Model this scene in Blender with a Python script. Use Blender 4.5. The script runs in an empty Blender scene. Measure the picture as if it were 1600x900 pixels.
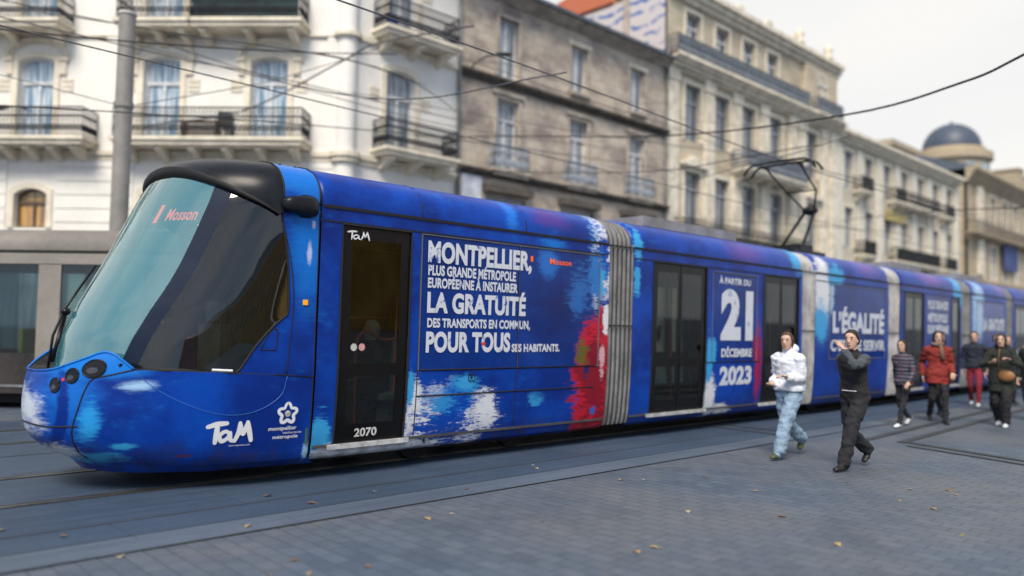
import bpy, bmesh, math, random
from mathutils import Vector, Matrix, noise, geometry, Quaternion
R = math.radians
random.seed(7)
sc = bpy.context.scene
col = sc.collection

# ---------------------------------------------------------------- camera, sky, sun, exposure
TH, PITCH, ROLL, EYE = R(45.7), R(3.0), R(1.0), 1.63
fw = Vector((math.cos(TH)*math.cos(PITCH), math.sin(TH)*math.cos(PITCH), math.sin(PITCH)))
r0 = Vector((math.sin(TH), -math.cos(TH), 0)); u0 = r0.cross(fw)
rt = r0*math.cos(ROLL)+u0*math.sin(ROLL); upv = u0*math.cos(ROLL)-r0*math.sin(ROLL)
cd = bpy.data.cameras.new('camera'); cam = bpy.data.objects.new('camera', cd); col.objects.link(cam)
cam.matrix_world = Matrix(((rt.x, upv.x, -fw.x, 0), (rt.y, upv.y, -fw.y, 0), (rt.z, upv.z, -fw.z, EYE), (0, 0, 0, 1)))
cd.sensor_width = 36; cd.lens = 28.8; cd.clip_end = 2000; cd.clip_start = 0.05
cd.dof.use_dof = True; cd.dof.focus_distance = 9.2; cd.dof.aperture_fstop = 0.42
sc.camera = cam

SUN_EL, SUN_AZ = R(50), R(214)      # azimuth measured from +X, counter-clockwise: where the light comes from
w = bpy.data.worlds.new('World'); sc.world = w; w.use_nodes = True
nt = w.node_tree; nt.nodes.clear()
sky = nt.nodes.new('ShaderNodeTexSky'); sky.sky_type = 'NISHITA'; sky.sun_disc = False
sky.sun_elevation = SUN_EL; sky.sun_rotation = R(90)-SUN_AZ; sky.air_density = 1.5; sky.dust_density = 4
b1 = nt.nodes.new('ShaderNodeBackground'); b1.inputs[1].default_value = 0.10
nt.links.new(sky.outputs[0], b1.inputs[0])
tc = nt.nodes.new('ShaderNodeTexCoord'); mp = nt.nodes.new('ShaderNodeMapping'); mp.inputs['Scale'].default_value = (1, 1, 3)
nz = nt.nodes.new('ShaderNodeTexNoise'); nz.inputs['Scale'].default_value = 2.2; nz.inputs['Detail'].default_value = 6
cr = nt.nodes.new('ShaderNodeValToRGB'); cr.color_ramp.elements[0].color = (.90, .91, .92, 1); cr.color_ramp.elements[1].color = (1.0, .985, .955, 1)
cr.color_ramp.elements[0].position = .30; cr.color_ramp.elements[1].position = .62
b2 = nt.nodes.new('ShaderNodeBackground'); b2.inputs[1].default_value = 1.0
mx = nt.nodes.new('ShaderNodeMixShader'); 
sepw = nt.nodes.new('ShaderNodeSeparateXYZ'); nt.links.new(tc.outputs['Generated'], sepw.inputs[0])
mr = nt.nodes.new('ShaderNodeMapRange'); mr.inputs[1].default_value = .45; mr.inputs[2].default_value = 1.0; mr.inputs[3].default_value = .95; mr.inputs[4].default_value = .35
nt.links.new(sepw.outputs[2], mr.inputs[0]); nt.links.new(mr.outputs[0], mx.inputs[0])
wo = nt.nodes.new('ShaderNodeOutputWorld')
nt.links.new(tc.outputs['Generated'], mp.inputs[0]); nt.links.new(mp.outputs[0], nz.inputs[0]); nt.links.new(nz.outputs[0], cr.inputs[0])
vm = nt.nodes.new('ShaderNodeVectorMath'); vm.operation = 'DOT_PRODUCT'; vm.inputs[1].default_value = (.70, .71, 0); nt.links.new(tc.outputs['Generated'], vm.inputs[0])
mr2 = nt.nodes.new('ShaderNodeMapRange'); mr2.inputs[1].default_value = .55; mr2.inputs[2].default_value = -.5; nt.links.new(vm.outputs['Value'], mr2.inputs[0])
mxc = nt.nodes.new('ShaderNodeMix'); mxc.data_type = 'RGBA'; nt.links.new(mr2.outputs[0], mxc.inputs[0]); nt.links.new(cr.outputs[0], mxc.inputs[6])
crb = nt.nodes.new('ShaderNodeValToRGB'); crb.color_ramp.elements[0].color = (.42, .58, .82, 1); crb.color_ramp.elements[1].color = (.80, .88, 1.0, 1); crb.color_ramp.elements[0].position = .38; crb.color_ramp.elements[1].position = .62
nt.links.new(nz.outputs[0], crb.inputs[0]); nt.links.new(crb.outputs[0], mxc.inputs[7]); nt.links.new(mxc.outputs[2], b2.inputs[0]); nt.links.new(b1.outputs[0], mx.inputs[1]); nt.links.new(b2.outputs[0], mx.inputs[2]); nt.links.new(mx.outputs[0], wo.inputs[0])
sd = bpy.data.lights.new('sun', 'SUN'); sd.energy = 4.3; sd.angle = R(24); sd.color = (1, .90, .77)
so = bpy.data.objects.new('sun', sd); col.objects.link(so)
sdir = Vector((math.cos(SUN_EL)*math.cos(SUN_AZ), math.cos(SUN_EL)*math.sin(SUN_AZ), math.sin(SUN_EL)))
so.rotation_euler = sdir.to_track_quat('Z', 'Y').to_euler(); so.location = (0, 0, 60)
sc.view_settings.view_transform = 'Standard'; sc.view_settings.look = 'None'; sc.view_settings.gamma = 1
sc.view_settings.exposure = 0.0; sc.view_settings.use_curve_mapping = False
sc.render.engine = 'CYCLES'; sc.cycles.use_denoising = True; sc.cycles.max_bounces = 8; sc.cycles.transparent_max_bounces = 12

# ---------------------------------------------------------------- materials
class NT:
    def __init__(s, name):
        s.m = bpy.data.materials.new(name); s.m.use_nodes = True; s.t = s.m.node_tree; s.t.nodes.clear()
        s.out = s.n('ShaderNodeOutputMaterial')
    def n(s, typ, **kw):
        x = s.t.nodes.new(typ)
        for k, v in kw.items():
            if k.startswith('i_'):
                x.inputs[k[2:].replace('_', ' ')].default_value = v
            else: setattr(x, k, v)
        return x
    def l(s, a, b): s.t.links.new(a, b)
    def math(s, op, a, b=None, c=None, clamp=False):
        x = s.n('ShaderNodeMath', operation=op, use_clamp=clamp)
        for i, v in enumerate((a, b, c)):
            if v is None: continue
            if isinstance(v, (int, float)): x.inputs[i].default_value = v
            else: s.l(v, x.inputs[i])
        return x.outputs[0]
    def mix(s, fac, a, b):
        x = s.n('ShaderNodeMix', data_type='RGBA')
        for k, v in ((0, fac), (6, a), (7, b)):
            if isinstance(v, (int, float)): x.inputs[k].default_value = v
            elif isinstance(v, tuple): x.inputs[k].default_value = (*v[:3], 1)
            else: s.l(v, x.inputs[k])
        return x.outputs[2]
    def noise(s, vec, scale, detail=5, rough=.55, mapping=None):
        if mapping:
            m = s.n('ShaderNodeMapping'); s.l(vec, m.inputs[0]); m.inputs['Scale'].default_value = mapping[0]; m.inputs['Rotation'].default_value = mapping[1]
            if len(mapping) > 2: m.inputs['Location'].default_value = mapping[2]
            vec = m.outputs[0]
        x = s.n('ShaderNodeTexNoise'); x.inputs['Scale'].default_value = scale; x.inputs['Detail'].default_value = detail; x.inputs['Roughness'].default_value = rough
        s.l(vec, x.inputs['Vector']); return x.outputs[0]
    def smooth(s, v, lo, hi):
        x = s.n('ShaderNodeMapRange', interpolation_type='SMOOTHSTEP'); s.l(v, x.inputs[0]); x.inputs[1].default_value = lo; x.inputs[2].default_value = hi
        return x.outputs[0]
    def coord(s, which='Object'): return s.n('ShaderNodeTexCoord').outputs[which]
    def bsdf(s, color, rough=.5, metal=0., spec=.5, bump=None, bd=.01, **kw):
        b = s.n('ShaderNodeBsdfPrincipled')
        if isinstance(color, tuple): b.inputs['Base Color'].default_value = (*color[:3], 1)
        else: s.l(color, b.inputs['Base Color'])
        if isinstance(rough, (int, float)): b.inputs['Roughness'].default_value = rough
        else: s.l(rough, b.inputs['Roughness'])
        b.inputs['Metallic'].default_value = metal; b.inputs['Specular IOR Level'].default_value = spec
        for k, v in kw.items(): b.inputs[k.replace('_', ' ')].default_value = v
        if bump is not None:
            u = s.n('ShaderNodeBump'); u.inputs['Distance'].default_value = bd; s.l(bump, u.inputs['Height']); s.l(u.outputs[0], b.inputs['Normal'])
        s.l(b.outputs[0], s.out.inputs[0]); return b

_pm = {}
def pm(name, color, rough=.6, metal=0., var=.18, scale=3., spec=.5, bump=0., bscale=40.):
    """plain painted / stone / cloth material with uneven tone"""
    if name in _pm: return _pm[name]
    s = NT(name); c = s.coord()
    n1 = s.noise(c, scale, 6); n2 = s.noise(c, scale*9, 3)
    v = s.math('ADD', s.math('MULTIPLY', n1, .7), s.math('MULTIPLY', n2, .3))
    lo = tuple(x*(1-var*1.6) for x in color); hi = tuple(min(1, x*(1+var*1.4)) for x in color)
    cc = s.mix(s.smooth(v, .3, .7), lo, hi)
    bm_ = s.noise(c, bscale, 3) if bump else None
    s.bsdf(cc, rough, metal, spec, bm_, bump)
    _pm[name] = s.m; return s.m

def glass(name, tint, f0=.05, rough=.0, film=0., filmc=(.1, .3, .33)):
    """see-through pane: tinted transparency under a clear reflection, with an optional diffuse film that paints in a reflection"""
    s = NT(name)
    tr = s.n('ShaderNodeBsdfTransparent'); tr.inputs[0].default_value = (*tint, 1); base = tr.outputs[0]
    if film:
        df = s.n('ShaderNodeBsdfDiffuse'); df.inputs[0].default_value = (*filmc, 1); mf = s.n('ShaderNodeMixShader'); mf.inputs[0].default_value = film
        s.l(base, mf.inputs[1]); s.l(df.outputs[0], mf.inputs[2]); base = mf.outputs[0]
    gl = s.n('ShaderNodeBsdfGlossy'); gl.inputs['Roughness'].default_value = rough; gl.inputs[0].default_value = (1, 1, 1, 1)
    lw = s.n('ShaderNodeLayerWeight'); f5 = s.math('POWER', lw.outputs['Facing'], 5.0); fr = s.math('MULTIPLY_ADD', f5, 1-f0, f0)
    m = s.n('ShaderNodeMixShader'); s.l(fr, m.inputs[0]); s.l(base, m.inputs[1]); s.l(gl.outputs[0], m.inputs[2])
    s.l(m.outputs[0], s.out.inputs[0]); return s.m

def emis(name, color, strength):
    s = NT(name); e = s.n('ShaderNodeEmission'); e.inputs[0].default_value = (*color, 1); e.inputs[1].default_value = strength
    s.l(e.outputs[0], s.out.inputs[0]); return s.m

# ---------------------------------------------------------------- mesh helpers
class MB:
    def __init__(s): s.v = []; s.f = []; s.mi = []
    def add(s, vs, fs, mi=0):
        b = len(s.v); s.v += [tuple(p) for p in vs]; s.f += [tuple(i+b for i in f) for f in fs]; s.mi += [mi]*len(fs); return s
    def box(s, x0, x1, y0, y1, z0, z1, mi=0):
        return s.add([(x0,y0,z0),(x1,y0,z0),(x1,y1,z0),(x0,y1,z0),(x0,y0,z1),(x1,y0,z1),(x1,y1,z1),(x0,y1,z1)],
                     [(0,3,2,1),(4,5,6,7),(0,1,5,4),(1,2,6,5),(2,3,7,6),(3,0,4,7)], mi)
    def tube(s, pts, r, n=8, mi=0, cap=True):
        pts = [Vector(p) for p in pts]; m = len(pts)
        rr = r if isinstance(r, (list, tuple)) else [r]*m
        vs = []; ref = None
        for i, p in enumerate(pts):
            d = (pts[min(i+1, m-1)]-pts[max(i-1, 0)]).normalized()
            if ref is None: ref = Vector((0,0,1)) if abs(d.z) < .9 else Vector((1,0,0))
            a = d.cross(ref).normalized(); b = a.cross(d).normalized(); ref = b
            for k in range(n):
                t = 2*math.pi*k/n; vs.append(p+a*math.cos(t)*rr[i]+b*math.sin(t)*rr[i])
        fs = [(i*n+k, i*n+(k+1) % n, (i+1)*n+(k+1) % n, (i+1)*n+k) for i in range(m-1) for k in range(n)]
        if cap: fs += [tuple(range(n))[::-1], tuple(range((m-1)*n, m*n))]
        return s.add(vs, fs, mi)
    def lathe(s, prof, c=(0,0,0), n=24, mi=0, sx=1, sy=1, a0=0, a1=2*math.pi):
        full = abs(a1-a0-2*math.pi) < 1e-6; k = n if full else n+1; vs = []
        for r, z in prof:
            for i in range(k):
                t = a0+(a1-a0)*i/n; vs.append((c[0]+r*math.cos(t)*sx, c[1]+r*math.sin(t)*sy, c[2]+z))
        fs = [(j*k+i, j*k+(i+1) % k, (j+1)*k+(i+1) % k, (j+1)*k+i) for j in range(len(prof)-1) for i in range(n)]
        return s.add(vs, fs, mi)
    def ell(s, c, r, n=12, m=8, mi=0, rot=None):
        vs = []; 
        for j in range(m+1):
            p = math.pi*j/m
            for i in range(n):
                t = 2*math.pi*i/n; q = Vector((r[0]*math.sin(p)*math.cos(t), r[1]*math.sin(p)*math.sin(t), r[2]*math.cos(p)))
                if rot: q = rot @ q
                vs.append(q+Vector(c))
        fs = [(j*n+i, (j+1)*n+i, (j+1)*n+(i+1) % n, j*n+(i+1) % n) for j in range(m) for i in range(n)]
        return s.add(vs, fs, mi)
    def prism(s, poly, fn, d0, d1, mi=0):
        """poly in 2D extruded: fn(u, v, d) -> 3D"""
        n = len(poly); vs = [fn(u, v, d0) for u, v in poly]+[fn(u, v, d1) for u, v in poly]
        tri = geometry.tessellate_polygon([[Vector((u, v, 0)) for u, v in poly]])
        fs = [tuple(t) for t in tri]+[tuple(i+n for i in t[::-1]) for t in tri]+[(i, (i+1) % n, (i+1) % n+n, i+n) for i in range(n)]
        return s.add(vs, fs, mi)
    def build(s, name, mats, parent=None, origin=(0,0,0), smooth=False, frame=None, fixn=True):
        o = Vector(origin); me = bpy.data.meshes.new(name)
        me.from_pydata([Vector(p)-o for p in s.v], [], s.f)
        mats = mats if isinstance(mats, (list, tuple)) else [mats]
        for m in mats: me.materials.append(m)
        me.polygons.foreach_set('material_index', s.mi)
        if fixn:
            bm = bmesh.new(); bm.from_mesh(me); bmesh.ops.recalc_face_normals(bm, faces=bm.faces); bm.to_mesh(me); bm.free()
        me.polygons.foreach_set('use_smooth', [bool(smooth)]*len(me.polygons))
        if smooth and smooth is not True:
            me.set_sharp_from_angle(angle=R(smooth))
        me.update()
        ob = bpy.data.objects.new(name, me); col.objects.link(ob)
        if parent is not None: ob.parent = parent
        if frame is not None: ob.matrix_basis = frame
        elif parent is None: ob.location = o
        return ob

def tag(o, label=None, cat=None, group=None, kind=None):
    for k, v in (('label', label), ('category', cat), ('group', group), ('kind', kind)):
        if v: o[k] = v
    return o
def empty(name, loc, rz=0, label=None, cat=None, group=None):
    o = bpy.data.objects.new(name, None); col.objects.link(o); o.location = loc; o.rotation_euler = (0, 0, rz); o.empty_display_size = .2
    return tag(o, label, cat, group)
def kids(o): return [c for c in bpy.data.objects if c.parent == o]
def copy_tree(o, parent=None, ch=None):
    c = o.copy(); col.objects.link(c)
    if parent is not None: c.parent = parent
    for k in kids(o): copy_tree(k, c)
    return c

_dg = None
def text_shape(s, bold=.03):
    """outline of a word as (verts, faces) in its own plane, cap height 1, width 1"""
    def mk(t):
        cu = bpy.data.curves.new('t', 'FONT'); cu.body = t; cu.size = 1; cu.offset = bold; cu.resolution_u = 5; cu.space_character = 1.03
        ob = bpy.data.objects.new('t', cu); col.objects.link(ob)
        bpy.context.view_layer.update()
        me = bpy.data.meshes.new_from_object(ob.evaluated_get(bpy.context.evaluated_depsgraph_get()))
        vs = [tuple(v.co) for v in me.vertices]; fs = [tuple(p.vertices) for p in me.polygons]
        bpy.data.objects.remove(ob); bpy.data.curves.remove(cu); bpy.data.meshes.remove(me); return vs, fs
    vs, fs = mk(s); hv, _ = mk('H')
    z0 = min(v[1] for v in hv); cap = max(v[1] for v in hv)-z0
    x0 = min(v[0] for v in vs); wd = max(v[0] for v in vs)-x0
    return [((v[0]-x0)/wd, (v[1]-z0)/cap) for v in vs], fs
# ---------------------------------------------------------------- blue tram
def interp(x, xs, ys):
    if x <= xs[0]: return ys[0]
    for i in range(1, len(xs)):
        if x <= xs[i]:
            t = (x-xs[i-1])/(xs[i]-xs[i-1]); return ys[i-1]+(ys[i]-ys[i-1])*t
    return ys[-1]
YC = 9.03
ZN = [.20,.30,.40,.50,.60,.70,.80,.90,1.0,1.1,1.2,1.3,1.4]
XN = [2.95,2.61,2.42,2.32,2.26,2.235,2.225,2.225,2.235,2.25,2.275,2.315,2.37]
ZV = [1.0,1.2,1.5,1.8,2.25,2.7,3.0,3.2,3.4]
XV = [2.43,2.50,2.56,2.68,2.93,3.15,3.30,3.41,3.52]
ZP = [.20,.30,.45,.8,1.2,1.8,2.6,2.93,3.2,3.4]
WP = [1.20,1.245,1.27,1.30,1.32,1.33,1.345,1.345,1.28,1.2]
NPW = 2.2; XS = 4.55
def wz(z): return interp(z, ZP, WP)
def surf(u, z, k='n', off=0.):
    xf = interp(z, ZN, XN) if k == 'n' else interp(z, ZV, XV)
    a = min(abs(u), 1)*math.pi/2; W = wz(z); sg = 1 if u >= 0 else -1
    c, s_ = max(math.cos(a), 0), math.sin(a)
    x = XS-(XS-xf)*c**(2/NPW)+max(abs(u)-1, 0); y = YC-sg*W*s_**(2/NPW)
    if off:
        nx = -c*W; ny = -sg*s_*(XS-xf); L = math.hypot(nx, ny); x += nx/L*off; y += ny/L*off
    return Vector((x, y, z))
def sidey(x, z, off=.004):
    """near side skin of the tram at (x, z)"""
    W = wz(z)
    if x >= XS: return YC-W-off
    xf = interp(z, ZN, XN); c = ((XS-x)/(XS-xf))**(NPW/2); c = min(c, 1)
    return YC-W*math.sqrt(1-c*c)**(2/NPW)-off

TX = 14.0
TO = (TX, YC, 0)
def livery(name, base, dark, light, splashes, rough=.32, distress=None):
    """wrapped paint: brushed blues with splashes of other colours at places of the tram's own frame"""
    s = NT(name); c = s.coord(); sep = s.n('ShaderNodeSeparateXYZ'); s.l(c, sep.inputs[0])
    X = s.math('ADD', sep.outputs[0], TX); Z = sep.outputs[2]
    n1 = s.noise(c, 1.1, 8, .62); n2 = s.noise(c, 2.6, 9, .7, ((1, 1, 2.4), (0, R(35), 0)))
    cc = s.mix(s.smooth(n1, .36, .66), dark, base)
    cc = s.mix(s.math('MULTIPLY', s.smooth(n2, .55, .8), .55), cc, light)
    n3 = s.noise(c, 2.4, 8, .7, ((1.0, 1.0, 2.4), (0, R(-38), 0)))
    n4 = s.noise(c, 8, 8, .75, ((.5, .5, 3.2), (0, R(-52), 0)))
    n5 = s.noise(c, 30, 4, .7, ((.35, .35, 2.2), (0, R(-28), 0)))
    nn = s.math('MULTIPLY_ADD', s.math('SUBTRACT', s.math('ADD', s.math('ADD', s.math('MULTIPLY', n3, .42), s.math('MULTIPLY', n4, .36)), s.math('MULTIPLY', n5, .22)), .5), 1.7, .5)
    for (x, z, rx, rz, colr, amp, soft) in splashes:
        dx = s.math('DIVIDE', s.math('SUBTRACT', X, x), rx); dz = s.math('DIVIDE', s.math('SUBTRACT', Z, z), rz)
        d = s.math('SQRT', s.math('ADD', s.math('MULTIPLY', dx, dx), s.math('MULTIPLY', dz, dz)))
        v = s.math('ADD', s.math('SUBTRACT', 1.0, d), s.math('MULTIPLY', s.math('SUBTRACT', nn, .5), amp))
        cc = s.mix(s.smooth(v, -.05, soft*1.5), cc, colr)
    # fine scratches and road dirt
    sc_ = s.noise(c, 3, 5, .6, ((1.2, 1.2, 42), (0, 0, 0)))
    cc = s.mix(s.math('MULTIPLY', s.smooth(sc_, .62, .72), .22), cc, light)
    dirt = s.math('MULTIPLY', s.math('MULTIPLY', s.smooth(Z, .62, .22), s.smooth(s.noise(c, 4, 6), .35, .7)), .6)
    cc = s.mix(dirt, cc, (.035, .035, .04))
    rg = s.math('ADD', rough-.06, s.math('MULTIPLY', n2, .16))
    s.bsdf(cc, rg, 0, .2, s.noise(c, 1.7, 2), .004); return s.m
BLUE = (.002, .055, .39); DEEP = (.002, .022, .20); SKYB = (.005, .155, .58)
WHT = (.66, .69, .74); CY = (.04, .33, .66); RED = (.50, .012, .03); NAVY = (.008, .018, .12)
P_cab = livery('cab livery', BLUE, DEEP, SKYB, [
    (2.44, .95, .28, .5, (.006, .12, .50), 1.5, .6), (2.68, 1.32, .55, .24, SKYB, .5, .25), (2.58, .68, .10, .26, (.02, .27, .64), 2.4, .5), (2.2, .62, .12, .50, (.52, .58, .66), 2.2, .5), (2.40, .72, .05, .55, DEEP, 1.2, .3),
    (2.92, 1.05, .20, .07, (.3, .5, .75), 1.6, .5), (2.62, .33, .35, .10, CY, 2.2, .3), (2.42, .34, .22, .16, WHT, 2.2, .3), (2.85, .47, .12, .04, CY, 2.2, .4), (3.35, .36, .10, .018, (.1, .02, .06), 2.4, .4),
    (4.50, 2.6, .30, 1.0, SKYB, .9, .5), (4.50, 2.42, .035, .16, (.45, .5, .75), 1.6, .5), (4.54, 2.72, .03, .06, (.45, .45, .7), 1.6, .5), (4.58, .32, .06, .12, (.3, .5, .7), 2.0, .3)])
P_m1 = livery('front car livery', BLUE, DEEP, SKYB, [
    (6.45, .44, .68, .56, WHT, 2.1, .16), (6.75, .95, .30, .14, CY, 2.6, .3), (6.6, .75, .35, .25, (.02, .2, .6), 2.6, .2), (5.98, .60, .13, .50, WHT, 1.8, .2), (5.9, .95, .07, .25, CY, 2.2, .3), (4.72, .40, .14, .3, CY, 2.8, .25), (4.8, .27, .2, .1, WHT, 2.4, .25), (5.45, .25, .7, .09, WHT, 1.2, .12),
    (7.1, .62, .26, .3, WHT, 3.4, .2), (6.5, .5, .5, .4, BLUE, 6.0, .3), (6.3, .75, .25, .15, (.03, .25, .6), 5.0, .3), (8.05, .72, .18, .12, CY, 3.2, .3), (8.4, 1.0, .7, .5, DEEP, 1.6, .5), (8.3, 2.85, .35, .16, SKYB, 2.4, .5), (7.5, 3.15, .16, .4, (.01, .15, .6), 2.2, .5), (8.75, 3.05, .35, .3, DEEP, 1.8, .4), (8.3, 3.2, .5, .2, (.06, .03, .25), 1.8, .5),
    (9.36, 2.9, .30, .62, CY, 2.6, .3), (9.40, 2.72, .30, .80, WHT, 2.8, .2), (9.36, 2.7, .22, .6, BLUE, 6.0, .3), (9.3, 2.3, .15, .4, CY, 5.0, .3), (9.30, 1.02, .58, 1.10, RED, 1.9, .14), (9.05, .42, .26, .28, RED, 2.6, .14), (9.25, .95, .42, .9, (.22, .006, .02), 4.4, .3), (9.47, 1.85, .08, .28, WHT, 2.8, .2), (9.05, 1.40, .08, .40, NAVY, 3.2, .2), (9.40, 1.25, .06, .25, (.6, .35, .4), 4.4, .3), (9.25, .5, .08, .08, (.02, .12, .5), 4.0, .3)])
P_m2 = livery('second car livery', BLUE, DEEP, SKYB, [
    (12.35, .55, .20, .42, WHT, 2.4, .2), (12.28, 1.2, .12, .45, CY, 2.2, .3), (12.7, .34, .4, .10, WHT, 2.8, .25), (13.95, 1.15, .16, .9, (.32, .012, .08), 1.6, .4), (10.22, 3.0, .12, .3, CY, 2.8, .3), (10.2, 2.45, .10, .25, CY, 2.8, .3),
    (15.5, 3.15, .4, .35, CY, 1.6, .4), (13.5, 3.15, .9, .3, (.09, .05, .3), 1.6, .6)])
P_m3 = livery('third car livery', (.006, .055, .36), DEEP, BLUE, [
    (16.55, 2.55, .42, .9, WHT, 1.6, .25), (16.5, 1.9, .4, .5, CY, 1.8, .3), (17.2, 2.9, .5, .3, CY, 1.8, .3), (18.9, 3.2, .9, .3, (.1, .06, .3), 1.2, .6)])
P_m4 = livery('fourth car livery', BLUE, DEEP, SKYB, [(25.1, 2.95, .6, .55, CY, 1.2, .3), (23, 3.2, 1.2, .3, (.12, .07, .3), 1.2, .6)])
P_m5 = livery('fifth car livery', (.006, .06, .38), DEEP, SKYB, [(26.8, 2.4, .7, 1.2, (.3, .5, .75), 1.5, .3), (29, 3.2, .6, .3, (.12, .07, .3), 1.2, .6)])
M_black = pm('black tram trim', (.005, .005, .006), .3, var=.2, spec=.25)
M_gap = pm('panel gap', (.004, .004, .006), .7, var=.1)
M_visor = pm('black satin visor', (.010, .012, .017), .30, var=.3, scale=2, spec=.2)
M_rubber = pm('grey bellows rubber', (.17, .175, .18), .6, var=.25, scale=3)
M_rubw = pm('pale bellows rubber', (.42, .42, .43), .6, var=.3, scale=2.5)
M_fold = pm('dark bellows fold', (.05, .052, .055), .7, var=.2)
M_under = pm('dark underframe', (.01, .01, .011), .8)
M_sill = pm('worn white sill', (.42, .43, .44), .5, var=.3, scale=6)
M_orange = pm('orange handrail', (.62, .12, .03), .4, var=.1)
M_floor = pm('tram floor', (.05, .05, .055), .7)
M_ceil = pm('tram ceiling', (.28, .29, .30), .6)
M_seat = pm('grey seat', (.20, .22, .25), .8)
M_white = pm('white lettering plain', (.72, .74, .78), .5, var=.06)
M_wsglass = glass('windscreen glass', (.50, .66, .68), .19, 0, .33, (.09, .42, .50))  # teal film puts the bright sky reflection into the glass colour
M_cabglass = glass('cab side glass', (.17, .21, .215), .075)
M_doorglass = glass('door glass', (.55, .60, .59), .04)
M_frit = pm('black glass border', (.010, .018, .040), .5, var=.1, spec=.1)
M_led = emis('orange led', (1.0, .16, .02), 1.0)
M_ledr = emis('red led', (1.0, .10, .05), 2.2)
def rough_letter():
    s = NT('worn white lettering'); c = s.coord(); n = s.noise(c, 16, 6, .7, ((1, 1, .45), (0, 0, 0)))
    m2 = s.noise(c, 5, 3)
    cc = s.mix(s.smooth(s.math('ADD', s.math('MULTIPLY', n, .8), s.math('MULTIPLY', m2, .2)), .36, .43), (.02, .08, .36), (.60, .64, .72)); s.bsdf(cc, .45); return s.m
M_letter = rough_letter()

tram = empty('tram', TO, 0, 'long blue articulated tram with painted French lettering, crossing the square on rails', 'tram')
def tp(mb, name, mat, parent=None, smooth=False, **kw):
    return mb.build(name, mat, parent or tram, TO, smooth, **kw)

def patch(poly, k='n', step=.06, off=0., un=.05):
    """smooth skin patch bounded by an outline drawn in the skin's own (u, z) coordinates"""
    P = []
    for i in range(len(poly)):
        a, b = poly[i], poly[(i+1) % len(poly)]; L = max(abs(a[0]-b[0])/un, abs(a[1]-b[1])/step); m = max(1, int(math.ceil(L)))
        P += [(a[0]+(b[0]-a[0])*t/m, a[1]+(b[1]-a[1])*t/m) for t in range(m)]
    def inside(x, y):
        r = False; j = len(P)-1
        for i in range(len(P)):
            if (P[i][1] > y) != (P[j][1] > y) and x < (P[j][0]-P[i][0])*(y-P[i][1])/(P[j][1]-P[i][1])+P[i][0]: r = not r
            j = i
        return r
    pts = [Vector(p) for p in P]; n = len(pts)
    us = [p[0] for p in P]; zs = [p[1] for p in P]
    u = math.floor(min(us)/un)*un
    while u < max(us):
        z = math.floor(min(zs)/step)*step
        while z < max(zs):
            if inside(u, z) and min((u-p.x)**2/un**2+(z-p.y)**2/step**2 for p in pts[:n]) > .16: pts.append(Vector((u, z)))
            z += step
        u += un
    res = geometry.delaunay_2d_cdt(pts, [(i, (i+1) % n) for i in range(n)], [], 0, 1e-6)
    vs, fs = res[0], res[2]; out = []
    for f in fs:
        cx = sum(vs[i].x for i in f)/len(f); cy = sum(vs[i].y for i in f)/len(f)
        if inside(cx, cy): out.append(tuple(f))
    return [surf(v.x, v.y, k, off) for v in vs], out
def mir(poly): return [(-u, z) for u, z in poly]
def smooth_poly(ctrl, n=6):
    """open Catmull-Rom curve through points"""
    c = [Vector(p) for p in ctrl]; c = [c[0]*2-c[1]]+c+[c[-1]*2-c[-2]]; out = []
    for i in range(1, len(c)-2):
        for t in range(n):
            t /= n; a, b, d, e = c[i-1:i+3]
            out.append(.5*((2*b)+(d-a)*t+(2*a-5*b+4*d-e)*t*t+(3*b-a-3*d+e)*t**3))
    return [tuple(p) for p in out]+[tuple(ctrl[-1])]
def on(curve, k='n', off=.002): return [surf(u, z, k, off) for u, z in curve]

# nose shell: everything under the glass
ztop_h = smooth_poly([(0, 1.17), (.10, 1.175), (.18, 1.195), (.24, 1.24), (.31, 1.305), (.365, 1.362), (.41, 1.345), (.45, 1.29), (.50, 1.205)])
ztop = mir(ztop_h[1:])[::-1]+ztop_h
side_top = [(.60, 1.19), (.784, 1.165), (.93, 1.135), (1.06, 1.105)]
lower = [(1.06, .25), (.61, .25), (.36, .265), (.2, .28), (0, .29)]
full = ztop+side_top+lower+mir(lower[:-1])[::-1]+mir(side_top)[::-1]
mb = MB(); mb.add(*patch(full, 'n', .05, 0, .035)); shell = tp(mb, 'nose_shell', P_cab, smooth=True)
# turned-under edge of the nose
mb = MB(); lo = [p for p in mir(lower)+lower[::-1]]
lo = sorted(lo, key=lambda p: p[0]); vs = []; 
for u, z in lo: p = surf(u, z); vs += [p, Vector((p.x+.12, YC+(p.y-YC)*.93, .17))]
mb.add(vs, [(2*i, 2*i+1, 2*i+3, 2*i+2) for i in range(len(lo)-1)]); tp(mb, 'nose_skirt', P_cab, smooth=True)
# ledge between the nose shell and the windscreen
mb = MB(); vs = []
for u, z in ztop: vs += [surf(u, z), surf(u, z-.02, 'n', -.03), surf(u, min(z-.03, 1.24), 'w', -.01)]
mb.add(vs, [(3*i+j, 3*i+j+1, 3*i+j+4, 3*i+j+3) for i in range(len(ztop)-1) for j in range(2)]); tp(mb, 'windscreen_ledge', M_black, smooth=True)
mb = MB(); mb.tube(on(ztop, 'n', 0), .012, 6); tp(mb, 'nose_rim', P_cab, smooth=True)
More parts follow.
